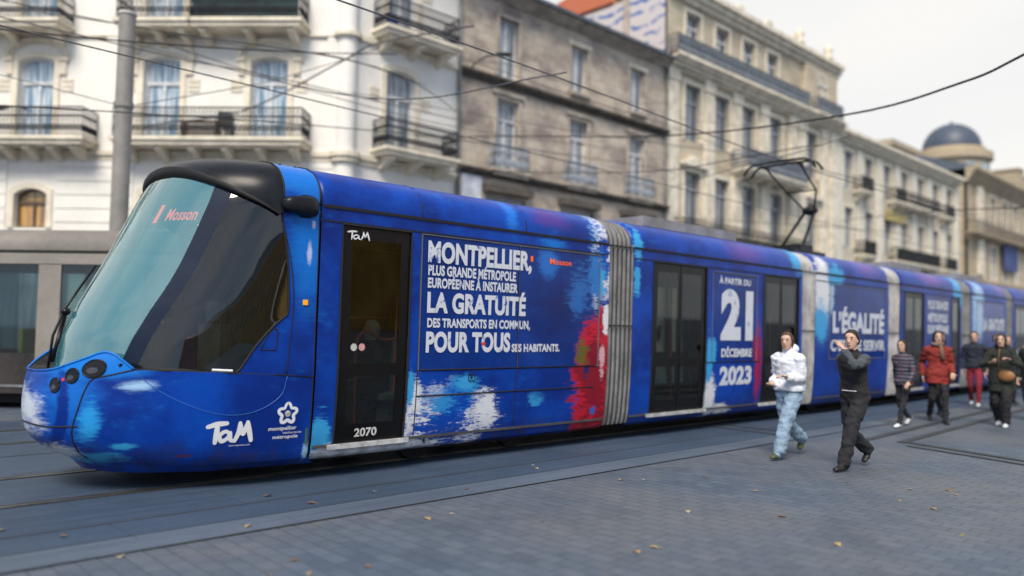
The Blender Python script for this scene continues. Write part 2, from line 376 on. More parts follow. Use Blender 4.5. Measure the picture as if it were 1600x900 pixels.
# seams
mb = MB()
for cv in [smooth_poly([(.50, 1.2), (.43, 1.15), (.368, 1.11), (.345, 1.0), (.326, .825), (.29, .6), (.262, .45), (.235, .34)]),
           [(.50, 1.203), (.60, 1.19), (.784, 1.163), (.93, 1.133), (1.06, 1.103)], smooth_poly([(-.3, .66), (0, .665), (.168, .65), (.32, .665)])]:
    mb.tube(on(cv, 'n', -.002), .009, 6)
mb.tube([surf(1.055, z, 'n', -.002) for z in [.26+.04*i for i in range(22)]]+[surf(1.055, z, 'w', -.002) for z in [1.14+.1*i for i in range(18)]], .007, 6)
tp(mb, 'panel_seam', M_gap, smooth=True)
mb = MB(); mb.tube(on(smooth_poly([(.50, 1.19), (.60, .98), (.72, .80), (.80, .745), (.87, .78), (.93, .92), (.945, 1.12)]), 'n', .001), .004, 5); tp(mb, 'hatch_seam', pm('faint seam', (.02, .12, .42), .4), smooth=True)
# headlights
def ellipse(u, z, ru, rz, tilt=0, n=22): return [(u+ru*math.cos(t)*math.cos(tilt)-rz*.6*math.sin(t)*math.sin(tilt)*.5, z+rz*math.sin(t)+ru*math.cos(t)*tilt*.9) for t in [2*math.pi*i/n for i in range(n)]]
M_lens = pm('headlight lens', (.008, .008, .010), .12, spec=.35); M_chrome = pm('reflector', (.10, .10, .11), .25, .8)
for s_ in (1, -1):
    for (u, z, ru, rz) in ((.208, 1.045, .026, .066), (.280, 1.138, .029, .068), (.360, 1.208, .046, .082)):
        e = [(s_*a, b) for a, b in ellipse(u, z, ru, rz, .35)]
        mb = MB(); mb.add(*patch(e, 'n', .03, .005, .02)); h = tp(mb, 'headlight', M_lens, smooth=True)
        mb = MB(); mb.tube(on(e+[e[0]], 'n', .004), .007, 6); tp(mb, 'headlight_rim', M_black, h, smooth=True)
        e2 = [(s_*a, b) for a, b in ellipse(u-.004, z-.018, ru*.5, rz*.35, .2)]
        mb = MB(); mb.add(*patch(e2, 'n', .03, .008, .02)); tp(mb, 'reflector', M_chrome, h, smooth=True)
mb = MB(); p = surf(.245, 1.10, 'n', .006); mb.ell(p, (.014, .012, .016), 8, 6); tp(mb, 'marker_light', emis('red marker', (1, .1, .2), .8))
mb = MB(); mb.ell(surf(.45, 1.245, 'n', .004), (.022, .012, .014), 10, 6); tp(mb, 'sensor_cap', M_black, smooth=True)

# windscreen, pillars, side glass, cab side panel (all on the glass line)
pf = smooth_poly([(.455, 3.16), (.474, 3.045), (.472, 2.6), (.456, 2.055), (.42, 1.65), (.385, 1.33), (.375, 1.21)])
pr = smooth_poly([(.60, 3.06), (.578, 3.0), (.552, 2.5), (.528, 2.03), (.485, 1.6), (.443, 1.215), (.441, 1.20)])
mb = MB(); ws = pf+[(.3, 1.16), (0, 1.13)]+mir(pf+[(.3, 1.16)])[::-1]+[(-.3, 3.18), (0, 3.2), (.3, 3.18)]
mb.add(*patch(ws, 'w', .08, 0, .05)); wsc = tp(mb, 'windscreen', M_wsglass, smooth=True)
for s_ in (1, -1):
    g = lambda q: [(s_*a, b) for a, b in q]
    mb = MB(); mb.add(*patch(g(pf+pr[::-1]), 'w', .08, .002, .04)); tp(mb, 'windscreen_pillar', M_frit, smooth=True)
    rear = smooth_poly([(.774, 1.163), (.79, 1.21), (.806, 1.30), (.832, 1.435), (.876, 1.62), (.912, 1.73), (.924, 1.79), (.918, 2.0), (.902, 2.3), (.872, 2.6), (.85, 2.76), (.842, 2.86)])
    sw = pr[::-1]+[]; swp = [(.441, 1.2), (.60, 1.19)]+rear+[(.72, 2.98), (.60, 3.06)]+pr[1:]
    mb = MB(); mb.add(*patch(g(swp), 'w', .07, 0, .04)); gl = tp(mb, 'cab_side_window', M_cabglass, smooth=True)
    mb = MB(); mb.tube(on(g(rear), 'w', .002), .011, 6); mb.tube(on(g([(.45, 1.207), (.60, 1.195), (.78, 1.168)]), 'w', .002), .014, 6); tp(mb, 'window_seal', M_gap, gl, smooth=True)
    pan = rear+[(.93, 2.90), (1.06, 2.93), (1.06, 1.105), (.93, 1.135)]
    mb = MB(); mb.add(*patch(g(pan), 'w', .07, .001, .04)); cp = tp(mb, 'cab_side_panel', P_cab, smooth=True)
    hp = smooth_poly([(.848, 1.41), (.875, 1.59), (.893, 1.60), (.897, 1.56), (.897, 1.42), (.89, 1.395), (.855, 1.395), (.848, 1.41)])
    mb = MB(); mb.tube(on(g(hp), 'w', .002), .006, 5); tp(mb, 'access_flap', M_gap, cp, smooth=True)
    mb = MB(); mb.tube(on(g(smooth_poly([(.846, 2.78), (.905, 2.4), (.937, 2.0), (.942, 1.7), (.938, 1.4), (.935, 1.14)])), 'w', .002), .006, 5); tp(mb, 'panel_seam', M_gap, cp, smooth=True)
mb = MB(); mb.box(3.55, 3.72, sidey(3.63, 1.2, -.02)-.0, sidey(3.63, 1.2, -.03), 1.205, 1.225)
p0, p1 = surf(.70, 1.195, 'w', .006), surf(.765, 1.185, 'w', .006)
mb = MB(); mb.tube([p0, p1], .014, 6); tp(mb, 'window_sticker', M_white)
mb = MB(); p = Vector((4.47, sidey(4.47, 1.9), 1.9)); mb.box(p.x-.026, p.x+.026, p.y-.010, p.y+.02, 1.865, 1.92); tp(mb, 'indicator', emis('amber', (1, .42, .03), 1.0))
# wiper
mb = MB(); mb.tube([surf(-.05, 1.18, 'w', .05), surf(-.115, 1.5, 'w', .07), surf(-.10, 1.78, 'w', .08), surf(-.16, 2.25, 'w', .05)], .014, 6)
mb.tube([surf(-.06, 1.24, 'w', .03), surf(-.13, 1.72, 'w', .05)], .02, 6); mb.ell(surf(-.10, 1.75, 'w', .06), (.05, .05, .04), 8, 6)
tp(mb, 'wiper', M_black, smooth=True)

# visor hood and cab roof
RP = [(1.345, 2.93), (1.35, 2.97), (1.335, 3.10), (1.29, 3.20), (1.20, 3.29), (1.06, 3.36), (.85, 3.41), (.5, 3.435), (0, 3.44)]
def roofpt(s_, z0=2.93):
    """s_ 0 at the crown, 1 at the gutter"""
    L = [0]
    for a, b in zip(RP[:-1], RP[1:]): L.append(L[-1]+math.hypot(a[0]-b[0], a[1]-b[1]))
    d = (1-abs(s_))*L[-1]; y = interp(d, L, [p[0] for p in RP]); z = interp(d, L, [p[1] for p in RP])
    return (-y if s_ >= 0 else y), z
rim = []; NR = 40
for i in range(NR+1):
    s_ = -1+2*i/NR; u = .832*s_; zz = 2.80+.53*max(math.cos(math.pi/2*abs(s_)), 0)**.9
    rim.append((s_, surf(u, zz, 'w', .05)+Vector((-.02*math.cos(math.pi/2*s_), 0, 0))))
mb = MB(); NB = 12; vs = []
for s_, P in rim:
    yq, zq = roofpt(s_); k = abs(s_); zq = zq-.12*max(0, k-.85)/.15; xq = 4.18
    Q = Vector((xq, YC+yq, zq)); nrm = Vector((-.45, (P.y-YC)/1.34*.75, .8)).normalized()
    for j in range(NB+1):
        t = j/NB; B = P.lerp(Q, .42)+nrm*.17*(1-k**3); vs.append((1-t)**2*P+2*t*(1-t)*B+t*t*Q)
mb.add(vs, [(i*(NB+1)+j, i*(NB+1)+j+1, (i+1)*(NB+1)+j+1, (i+1)*(NB+1)+j) for i in range(NR) for j in range(NB)]); vis = tp(mb, 'visor', M_visor, smooth=True)
mb = MB(); vs = []
for s_, P in rim:
    h = .02+.10*math.cos(math.pi/2*s_); A = P; B = P+Vector((.0, 0, -h)); inn = Vector((4.4-P.x, (YC-P.y)*.6, 0)).normalized(); vs += [A, A-inn*.012+Vector((0, 0, -.02)), B, B+inn*.14+Vector((0, 0, .02))]
mb.add(vs, [(4*i+j, 4*i+j+1, 4*i+j+5, 4*i+j+4) for i in range(NR) for j in range(3)]); tp(mb, 'visor_lip', M_gap, vis, smooth=True)
def roof_strip(x0, x1, nx=2, s0=-1, s1=1, ns=40, drop=0, end=True):
    vs = []; 
    for i in range(nx+1):
        x = x0+(x1-x0)*i/nx
        for j in range(ns+1):
            y, z = roofpt(s0+(s1-s0)*j/ns); vs.append((x, YC+y, z-drop))
    return vs, [(i*(ns+1)+j, (i+1)*(ns+1)+j, (i+1)*(ns+1)+j+1, i*(ns+1)+j+1) for i in range(nx) for j in range(ns)]
mb = MB(); mb.add(*roof_strip(4.18, 4.60, 3)); rp = tp(mb, 'cab_roof_panel', livery('cab roof livery', SKYB, (.01, .14, .55), (.02, .26, .72), [(4.25, 2.9, .2, .2, BLUE, 1.2, .4)], .3), smooth=True)
mb = MB()
for sx, sz in ((4.30, .62), (4.5, .60)):
    y, z = roofpt(sz); mb.ell((sx, YC+y, z), (.018, .018, .012), 8, 6)
tp(mb, 'screw_cap', M_black, rp)
mb = MB(); mb.add(*roof_strip(4.20, 4.60, 1, -.18, .18, 16, -.008)); tp(mb, 'roof_cover', M_visor, smooth=True)
mb = MB(); mb.tube([(4.61, YC+roofpt(s)[0], roofpt(s)[1]+.002) for s in [-1+.05*i for i in range(41)]], .010, 6); mb.tube([(4.18, YC+roofpt(s)[0], roofpt(s)[1]+.002) for s in [-1+.05*i for i in range(41)]], .010, 6); tp(mb, 'roof_seam', M_gap, smooth=True)
for s_ in (1, -1):
    mb = MB(); n, m = 18, 12; vs = []; fs = []
    for j in range(m+1):
        p = math.pi*(j/m-.5)
        for i in range(n):
            t = 2*math.pi*i/n; f_ = lambda a, e: math.copysign(abs(a)**e, a)
            vs.append((4.37+.215*f_(math.cos(p), .5)*f_(math.cos(t), .6), YC-s_*(1.335+.12*f_(math.cos(p), .6)*f_(math.sin(t), .8)), 2.905+(.105+.02*f_(math.cos(t), 1))*f_(math.sin(p), .7)))
    fs = [(j*n+i, j*n+(i+1) % n, (j+1)*n+(i+1) % n, (j+1)*n+i) for j in range(m) for i in range(n)]
    mb.add(vs, fs); tp(mb, 'mirror_camera', M_visor, smooth=True)

# cab interior
mb = MB(); mb.box(2.85, 3.3, YC-.62, YC+.62, 1.0, 1.12); mb.box(2.95, 3.2, YC-.5, YC+.5, .5, 1.0); tp(mb, 'dashboard', M_under)
mb = MB(); mb.box(3.6, 4.05, 8.6, 9.2, .85, .97); mb.box(3.98, 4.1, 8.62, 9.18, .95, 1.65); mb.box(4.0, 4.08, 8.75, 9.05, 1.68, 1.9); tp(mb, 'driver_seat', M_seat)
mb = MB(); mb.box(4.55, 4.58, YC-1.28, YC+1.28, .4, 2.9); tp(mb, 'cab_partition', pm('teal partition', (.03, .10, .10), .6))
mb = MB(); mb.box(3.1, 4.55, YC-.7, YC+.7, .52, .60); tp(mb, 'cab_floor', M_floor)
# destination display in the windscreen
v, f = text_shape('Mosson', .02); mb = MB(); mb.add([surf(.24+.19*a, 2.70+.13*b, 'w', -.05) for a, b in v], f)
v, f = text_shape('1', .02); mb.add([surf(.155+.03*a, 2.68+.2*b, 'w', -.05) for a, b in v], f); tp(mb, 'destination_display', M_ledr, fixn=False)

cab_parts = [o for o in kids(tram) if o.name.split('.')[0] not in ('destination_display', 'logo', 'lettering', 'wiper')]
# ---- car bodies
ZROWS = [.25, .30, .45, .62, .8, .9, 1.0, 1.2, 1.5, 1.8, 2.1, 2.4, 2.6, 2.8, 2.93]
def car(x0, x1, mat, openings, matr=None):
    """body skin with openings (xa, xb, za, zb), gutter and roof fairing; both sides"""
    xs = sorted(set([x0, x1]+[o[0] for o in openings]+[o[1] for o in openings])); zs = sorted(set(ZROWS+[o[2] for o in openings]+[o[3] for o in openings]))
    mb = MB()
    for s_ in (-1, 1):
        for i in range(len(xs)-1):
            for j in range(len(zs)-1):
                cx, cz = (xs[i]+xs[i+1])/2, (zs[j]+zs[j+1])/2
                if any(a < cx < b and c < cz < d for a, b, c, d in openings): continue
                P = lambda x, z: (x, YC+s_*wz(z), z)
                mb.add([P(xs[i], zs[j]), P(xs[i+1], zs[j]), P(xs[i+1], zs[j+1]), P(xs[i], zs[j+1])], [(0, 1, 2, 3)])
        mb.add([(x0, YC+s_*wz(.25), .25), (x1, YC+s_*wz(.25), .25), (x1, YC+s_*1.1, .2), (x0, YC+s_*1.1, .2)], [(0, 1, 2, 3)])
    bm = bmesh.new(); me = bpy.data.meshes.new('t'); me.from_pydata([Vector(p) for p in mb.v], [], mb.f); bm.from_mesh(me); bmesh.ops.remove_doubles(bm, verts=bm.verts, dist=1e-4)
    bm.verts.index_update(); mb2 = MB(); mb2.add([v.co.copy() for v in bm.verts], [tuple(v.index for v in f.verts) for f in bm.faces]); bm.free(); bpy.data.meshes.remove(me)
    body = tp(mb2, 'car_body', mat, smooth=30)
    mb = MB(); e0, e1 = x0, x1
    # fairing with rounded ends
    xr = [x0, x0+.015, x0+.06, x0+.14]+[x1-.14, x1-.06, x1-.015, x1]; dr = [.05, .025, .006, 0, 0, .006, .025, .05]; vs = []; ns = 44
    for x, d in zip(xr, dr):
        for j in range(ns+1):
            y, z = roofpt(-1+2*j/ns); k = 1-d/1.4; zz = z-d*(max(0, z-2.97)/.47); vs.append((x, YC+y*k, zz))
    mb.add(vs, [(i*(ns+1)+j, (i+1)*(ns+1)+j, (i+1)*(ns+1)+j+1, i*(ns+1)+j+1) for i in range(len(xr)-1) for j in range(ns)])
    tp(mb, 'roof_fairing', matr or mat, smooth=50)
    for s_ in (-1, 1):
      mb = MB(); mb.box(x0+.02, x1-.02, YC+s_*1.352-.006, YC+s_*1.352+.006, 2.925, 2.958); mb.box(x0+.03, x1-.03, YC+s_*1.347-.004, YC+s_*1.347+.004, 2.775, 2.792); tp(mb, 'gutter', M_gap)
    mb = MB(); mb.box(x0+.02, x1-.02, YC-1.27, YC+1.27, .34, .37); tp(mb, 'floor', M_floor)
    mb = MB(); mb.box(x0+.02, x1-.02, YC-1.3, YC+1.3, 2.86, 2.89); mb.box(x0+.02, x1-.02, YC-1.27, YC-1.0, 2.78, 2.86); mb.box(x0+.02, x1-.02, YC+1.0, YC+1.27, 2.78, 2.86); tp(mb, 'ceiling', M_ceil)
    for xx in (x0+.03, x1-.03):
        for s_ in (-1, 1): mb = MB(); mb.box(xx-.02, xx+.02, YC+s_*1.215, YC+s_*.75, .3, 2.86); tp(mb, 'end_wall', M_under)
    return body
def door(xa, xb, leaves=1, num=None, s_=-1, z0=.37, z1=2.765):
    """black-framed glass door, upper and lower pane in each leaf"""
    rec = .012; mb = MB(); L = (xb-xa)/leaves; g = MB()
    def slab(x0, x1, a, b, t=.03):
        n = max(1, int((b-a)/.25)); zz = [a+(b-a)*i/n for i in range(n+1)]; vs = []
        for z in zz:
            yo = YC+s_*(wz(z)-rec); yi = YC+s_*(wz(z)-rec-t); vs += [(x0, yo, z), (x1, yo, z), (x1, yi, z), (x0, yi, z)]
        fs = [(0, 1, 2, 3), (4*n, 4*n+3, 4*n+2, 4*n+1)]
        for i in range(n): fs += [(4*i+k, 4*i+(k+1) % 4, 4*i+4+(k+1) % 4, 4*i+4+k) for k in range(4)]
        return vs, fs
    for k in range(leaves):
        a, b = xa+k*L+.008, xa+(k+1)*L-.008; fl, fr = (.13, .13) if leaves == 1 else ((.13, .05) if k == 0 else (.05, .13))
        mb.add(*slab(a, a+fl, z0, z1)); mb.add(*slab(b-fr, b, z0, z1)); mb.add(*slab(a+fl, b-fr, z0, .57)); mb.add(*slab(a+fl, b-fr, 1.10, 1.24)); mb.add(*slab(a+fl, b-fr, 2.62, z1))
    d = tp(mb, 'door', M_black)
    for k in range(leaves):
        a, b = xa+k*L+.008, xa+(k+1)*L-.008; fl, fr = (.13, .13) if leaves == 1 else ((.13, .05) if k == 0 else (.05, .13))
        g = MB(); g.add(*slab(a+fl, b-fr, 1.24, 2.62, .008)); g.add(*slab(a+fl, b-fr, .57, 1.10, .008)); tp(g, 'door_glass', M_doorglass, d)
    mb = MB(); mb.box(xa-.08, xb+.05, YC+s_*1.27, YC+s_*1.31, .315, .365); tp(mb, 'door_sill', M_sill, d)
    mb = MB(); mb.tube([(xa, YC+s_*(wz(z)+.003), z) for z in (z0, .8, 1.2, 1.8, 2.4, z1)]+[(xb, YC+s_*(wz(z)+.003), z) for z in (z1, 2.4, 1.8, 1.2, .8, z0)], .012, 6); tp(mb, 'door_seal', M_gap, d)
    return d
def lettering(parent, s, x0, x1, z0, cap, mat=None, bold=.03, name='lettering'):
    v, f = text_shape(s, bold); mb = MB(); mb.add([(x0+(x1-x0)*a, sidey(x0+(x1-x0)*a, z0+cap*b), z0+cap*b) for a, b in v], f)
    return tp(mb, name, mat or M_letter, parent, fixn=False)
def window(xa, xb, za, zb, mat, s_=-1):
    mb = MB(); n = 8; vs = []
    for i in range(n+1):
        z = za+(zb-za)*i/n; vs += [(xa, YC+s_*(wz(z)-.004), z), (xb, YC+s_*(wz(z)-.004), z)]
    mb.add(vs, [(2*i, 2*i+1, 2*i+3, 2*i+2) for i in range(n)]); o = tp(mb, 'side_window', mat)
    mb = MB()
    for x in (xa, xb): mb.tube([(x, YC+s_*(wz(z)+.001), z) for z in (za, (za+zb)/2, zb)], .009, 6)
    for z in (za, zb): mb.tube([(xa, YC+s_*(wz(z)+.001), z), (xb, YC+s_*(wz(z)+.001), z)], .009, 6)
    tp(mb, 'window_seal', pm('grey seal', (.10, .11, .13), .5), o); return o
def bellows(x0, x1, mats):
    mb = MB(); n = int((x1-x0)/.0131); n += n % 2; prof = [(-wz(z), z) for z in ZROWS]+[(y, z) for y, z in [roofpt(1-.05*i) for i in range(1, 40)]]+[(wz(z), z) for z in ZROWS[::-1]]
    vs = []; k = len(prof)
    for i in range(n+1):
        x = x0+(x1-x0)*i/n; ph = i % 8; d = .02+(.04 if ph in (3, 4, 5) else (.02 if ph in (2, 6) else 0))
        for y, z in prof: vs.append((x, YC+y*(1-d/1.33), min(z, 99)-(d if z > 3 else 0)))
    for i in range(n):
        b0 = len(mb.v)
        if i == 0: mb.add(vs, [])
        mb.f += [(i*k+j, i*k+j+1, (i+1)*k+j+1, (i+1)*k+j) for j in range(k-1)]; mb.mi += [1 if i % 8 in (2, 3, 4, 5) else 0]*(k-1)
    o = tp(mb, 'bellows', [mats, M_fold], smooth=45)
    for zz in (1.74, 2.94): mb = MB(); mb.tube([(x0, YC-wz(zz)+.012, zz), (x1, YC-wz(zz)+.012, zz)], .009, 5); tp(mb, 'bellows_strap', M_gap, o)
    return o
def winmat(name, base, spl):
    return livery(name, (.005, .04, .26), (.004, .024, .16), (.008, .07, .36), spl, .16)
SPAN = [(4.63, 9.52), (10.10, 15.66), (16.22, 20.05), (20.78, 25.3), (26.1, 29.6), (30.3, 34.85)]
# front car
car(*SPAN[0], P_m1, [(4.90, 5.84, .37, 2.765), (6.0, 7.64, 1.145, 2.76), (7.64, 9.30, 1.145, 2.76)])
door(4.90, 5.84, 1, s_=1)
d1 = door(4.90, 5.84, 1)
W1 = winmat('window wrap front', BLUE, [(8.5, 1.95, .75, .8, NAVY, 1.4, .6), (9.22, 1.2, .42, .75, RED, 1.9, .15), (9.22, 2.45, .13, .55, WHT, 3.2, .2), (9.2, 2.5, .2, .6, (.02, .16, .5), 4.0, .3), (9.15, 1.2, .25, .5, (.2, .006, .02), 4.2, .3), (8.85, 2.2, .3, .4, (.02, .12, .4), 3.6, .4), (8.95, 1.3, .15, .3, (.12, .10, .02), 4.2, .4), (8.2, 2.6, .25, .3, (.02, .14, .5), 1.8, .4)])
wa = window(6.0, 7.64, 1.145, 2.76, W1); wb = window(7.64, 9.30, 1.145, 2.76, W1); window(6.0, 9.3, 1.145, 2.76, W1, 1)
for s, x0, x1, z0, cap, b in [('MONTPELLIER,', 6.09, 7.86, 2.435, .26, .045), ('PLUS GRANDE MÉTROPOLE', 6.10, 7.57, 2.28, .125, .04), ('EUROPÉENNE À INSTAURER', 6.10, 7.61, 2.13, .122, .04), ('LA GRATUITÉ', 6.10, 7.77, 1.83, .25, .045),
                              ('DES TRANSPORTS EN COMMUN,', 6.11, 7.86, 1.655, .112, .04), ('POUR TOUS', 6.10, 7.50, 1.355, .25, .045), ('SES HABITANTS.', 7.53, 8.46, 1.355, .105, .04)]:
    lettering(wb if x0 > 7 else wa, s, x0, x1, z0, cap, None, b)
mb = MB(); q = [(6.98, 1.47), (7.03, 1.485), (7.07, 1.47), (7.045, 1.44), (7.0, 1.44)]; mb.add([(a, sidey(a, b, .007), b) for a, b in q], [tuple(range(5))]); tp(mb, 'sticker', pm('red sticker', (.5, .05, .05), .5), wa)
lettering(wb, '1', 7.84, 7.885, 2.565, .075, M_led, .0, 'led_display'); lettering(wb, 'Mosson', 8.22, 8.66, 2.56, .078, M_led, .01, 'led_display')
mb = MB()
for z, xa, xb in ((1.145, 6.0, 9.25), (.84, 6.0, 9.22)): mb.tube([(xa, sidey(xa, z, -.001), z), (xb, sidey(xb, z, -.001), z)], .011, 6)
for x, za, zb in ((5.99, .26, 2.77), (7.64, .26, 1.14)): mb.tube([(x, sidey(x, z, -.001), z) for z in (za, .45, .8, min(1.1, zb), zb)], .007, 6)
for x in (6.0, 7.75): mb.tube([(x, YC+roofpt(s)[0], roofpt(s)[1]) for s in (1, .95, .9, .8, .7, .6, .4, 0)], .008, 6)
tp(mb, 'panel_seam', M_gap, smooth=True)
mb = MB(); mb.tube([(6.8, sidey(6.8, 1.04), 1.0), (6.8, sidey(6.8, 1.04), 1.075), (6.9, sidey(6.9, 1.04), 1.075), (6.9, sidey(6.9, 1.04), 1.0), (6.8, sidey(6.8, 1.04), 1.0)], .006, 5)
tp(mb, 'service_flap', M_gap)
for x, z in ((6.16, .31), (7.78, .30), (7.55, .28), (6.85, 1.04)): mb = MB(); mb.ell((x, sidey(x, z, 0), z), (.022, .008, .022), 10, 6); tp(mb, 'service_hole', M_gap)
def brush(strokes, x0, z0, sx, sz, parent, mat, name='logo'):
    """hand-brushed strokes given in a unit box"""
    mb = MB()
    for li, (pts, wd) in enumerate(strokes):
        P = smooth_poly(pts, 5) if len(pts) > 2 else pts; n = len(P); vs = []; o = .005+.0012*li
        for i, (a, b) in enumerate(P):
            A, B = P[max(i-1, 0)], P[min(i+1, n-1)]; dx, dz = (B[0]-A[0])*sx, (B[1]-A[1])*sz; L = math.hypot(dx, dz) or 1; t = i/(n-1); ww = wd*(.75+.25*math.sin(math.pi*min(max(t, .06), .94)))/2
            X, Z = x0+a*sx, z0+b*sz
            for sg in (1, -1):
                xx, zz = X-dz/L*ww*sg, Z+dx/L*ww*sg; vs.append((xx, sidey(xx, zz, o), zz))
        mb.add(vs, [(2*i, 2*i+1, 2*i+3, 2*i+2) for i in range(n-1)])
        for e in (0, n-1):
            X, Z = x0+P[e][0]*sx, z0+P[e][1]*sz; c = [(X+wd*.38*math.cos(t), Z+wd*.38*math.sin(t)) for t in [2*math.pi*k/10 for k in range(10)]]
            mb.add([(x, sidey(x, z, o), z) for x, z in c], [tuple(range(10))])
    return tp(mb, name, mat, parent, fixn=False)
TAM = [([(.0, .82), (.2, .93), (.42, .96)], 1.0), ([(.21, .92), (.2, .5), (.18, .02)], 1.0), ([(.50, .42), (.40, .56), (.27, .36), (.32, .08), (.44, .2), (.51, .48)], .8), ([(.51, .5), (.52, .15), (.60, .06)], .8), ([(.62, .06), (.70, .5), (.72, .95)], .9), ([(.72, .95), (.78, .5), (.80, .40), (.86, .7), (.90, .97)], .9), ([(.90, .97), (.95, .5), (1.0, .05)], 1.0)]
brush([(p, .052*k) for p, k in TAM], 3.53, .475, .42, .20, shell, M_white)
brush([(p, .020*k) for p, k in TAM], 4.96, 2.61, .28, .095, d1, M_white)
lettering(shell, 'tam-voyages.com', 3.74, 3.95, .435, .016, M_white, .01)
mb = MB(); nn = 60; pts = []
for rr, ww in ((.088, 1),):
    for i in range(nn+1):
        t = 2*math.pi*i/nn; r = rr*(1+.22*math.cos(5*t)); pts.append((4.33+r*math.sin(t)*.98, .735+r*math.cos(t)))
brush([(pts, .036)], 0, 0, 1, 1, shell, M_white, 'flower_emblem')
mb = MB(); c = [(4.33+.034*math.cos(t), .733+.034*math.sin(t)) for t in [2*math.pi*k/14 for k in range(14)]]; mb.add([(a, sidey(a, b), b) for a, b in c], [tuple(range(14))]); tp(mb, 'emblem_centre', pm('emblem centre', (.42, .42, .36), .5, var=.5, scale=30), shell, fixn=False)
lettering(shell, 'montpellier', 4.13, 4.44, .565, .040, M_white, .015); lettering(shell, 'méditerranée', 4.29, 4.50, .525, .022, M_white, .0); lettering(shell, 'métropole', 4.18, 4.46, .478, .036, M_white, .015)
lettering(d1, '2070', 5.16, 5.46, .425, .095, pm('number grey', (.62, .62, .62), .5), .03)
for x, mt in ((5.10, pm('grey sticker', (.5, .5, .5), .5)), (5.205, pm('pink sticker', (.6, .3, .32), .5))):
    mb = MB(); c = [(x+.042*math.cos(t), 1.42+.042*math.sin(t)) for t in [2*math.pi*k/16 for k in range(16)]]; mb.add([(a, sidey(a, b, -.008), b) for a, b in c], [tuple(range(16))]); st = tp(mb, 'sticker', mt, d1, fixn=False)
# handrails behind the front door
mb = MB(); yy = 8.1
mb.tube([(x, yy, z) for x, z in smooth_poly([(5.38, .4), (5.38, 1.0), (5.38, 1.40), (5.43, 1.55), (5.55, 1.60), (5.68, 1.53), (5.78, 1.50), (5.97, 1.51)])], .019, 8)
mb.tube([(x, yy, z) for x, z in smooth_poly([(5.94, .4), (5.95, 1.2), (5.97, 1.9), (6.03, 2.4), (6.05, 2.85)])], .019, 8)
mb.tube([(5.2, 8.3, 1.75), (5.95, 8.3, 1.77)], .015, 8); mb.tube([(5.78, 8.3, 1.77), (5.76, 8.3, 1.64), (5.72, 8.3, 1.58)], .015, 8)
tp(mb, 'handrail', M_orange, smooth=True)
def seat(x, y): 
    mb = MB(); mb.box(x, x+.42, y, y+.44, .78, .86); mb.prism([(0, 0), (.08, 0), (.13, .62), (.07, .68), (.03, .66)], lambda u, v, d: (x+.36+u, y+d, .84+v), 0, .44); mb.box(x+.1, x+.35, y+.1, y+.34, .37, .78); return tp(mb, 'seat', M_seat)
for x in (5.75, 6.7, 7.6, 8.3, 17.2, 18.6, 22.9): seat(x, 8.0)
# second car
car(*SPAN[1], P_m2, [(10.62, 12.16, .37, 2.765), (14.10, 15.50, .37, 2.765), (12.36, 13.86, 1.15, 2.72)])
for s_ in (1, -1):
    da = door(10.62, 12.16, 2, s_=s_); db = door(14.10, 15.50, 2, s_=s_)
wc = window(12.36, 13.86, 1.15, 2.72, winmat('window wrap second', BLUE, [(12.4, 1.3, .14, .3, CY, 1.6, .3), (13.85, 1.4, .12, .4, (.25, .01, .07), 1.2, .4)])); window(12.36, 13.86, 1.15, 2.72, W1, 1)
for s, x0, x1, z0, cap, b in [('À PARTIR DU', 12.55, 13.62, 2.525, .11, .04), ('21', 12.62, 13.72, 1.53, .90, .06), ('DÉCEMBRE', 12.66, 13.70, 1.235, .15, .045), ('2023', 12.63, 13.72, .74, .33, .05)]:
    lettering(wc, s, x0, x1, z0, cap, None, b)
mb = MB(); mb.tube([(12.2, sidey(12.2, 1.15, 0), 1.15), (14.0, sidey(14, 1.15, 0), 1.15)], .010, 6)
for x in (12.2, 14.0): mb.tube([(x, sidey(x, z, -.001), z) for z in (.26, .45, .8, 1.2, 2.75)], .006, 6)
tp(mb, 'panel_seam', M_gap)
mb = MB()
for x in (10.95, 11.85, 14.3, 15.3): mb.tube([(x, 8.2, .4), (x, 8.2, 2.85)], .019, 8)
tp(mb, 'handrail', M_orange, smooth=True)
# third car
car(*SPAN[2], P_m3, [(16.9, 19.85, 1.15, 2.74)])
wd = window(16.9, 19.85, 1.15, 2.74, winmat('window wrap third', BLUE, [(16.9, 2.5, .25, .5, (.3, .45, .6), 1.6, .3)])); window(16.9, 19.85, 1.15, 2.74, W1, 1)
lettering(wd, 'L’ÉGALITÉ', 17.05, 19.78, 1.71, .46, None, .05); lettering(wd, 'C’EST DE SERVIR', 16.96, 19.83, 1.32, .24, None, .045)
# fourth, fifth, sixth cars
car(*SPAN[3], P_m4, [(21.05, 22.35, .37, 2.765), (22.55, 24.3, 1.15, 2.72), (24.45, 25.1, .37, 2.765)])
for s_ in (1, -1): door(21.05, 22.35, 2, s_=s_); door(24.45, 25.1, 1, s_=s_)
we = window(22.55, 24.3, 1.15, 2.72, winmat('window wrap fourth', BLUE, [])); window(22.55, 24.3, 1.15, 2.72, W1, 1)
for s, x0, x1, z0, cap in [('PLUS GRANDE', 22.65, 24.15, 2.40, .22), ('MÉTROPOLE', 22.65, 24.1, 2.06, .22), ('EUROPÉENNE', 22.65, 24.2, 1.76, .22)]: lettering(we, s, x0, x1, z0, cap, None, .045)
car(*SPAN[4], P_m5, [(26.6, 29.4, 1.15, 2.74)])
wf = window(26.6, 29.4, 1.15, 2.74, winmat('window wrap fifth', BLUE, [(26.9, 2.2, .5, .8, (.3, .45, .65), 1.5, .4)])); window(26.6, 29.4, 1.15, 2.74, W1, 1)
lettering(wf, 'LA GRATUITÉ', 27.2, 29.35, 1.9, .35, None, .05)
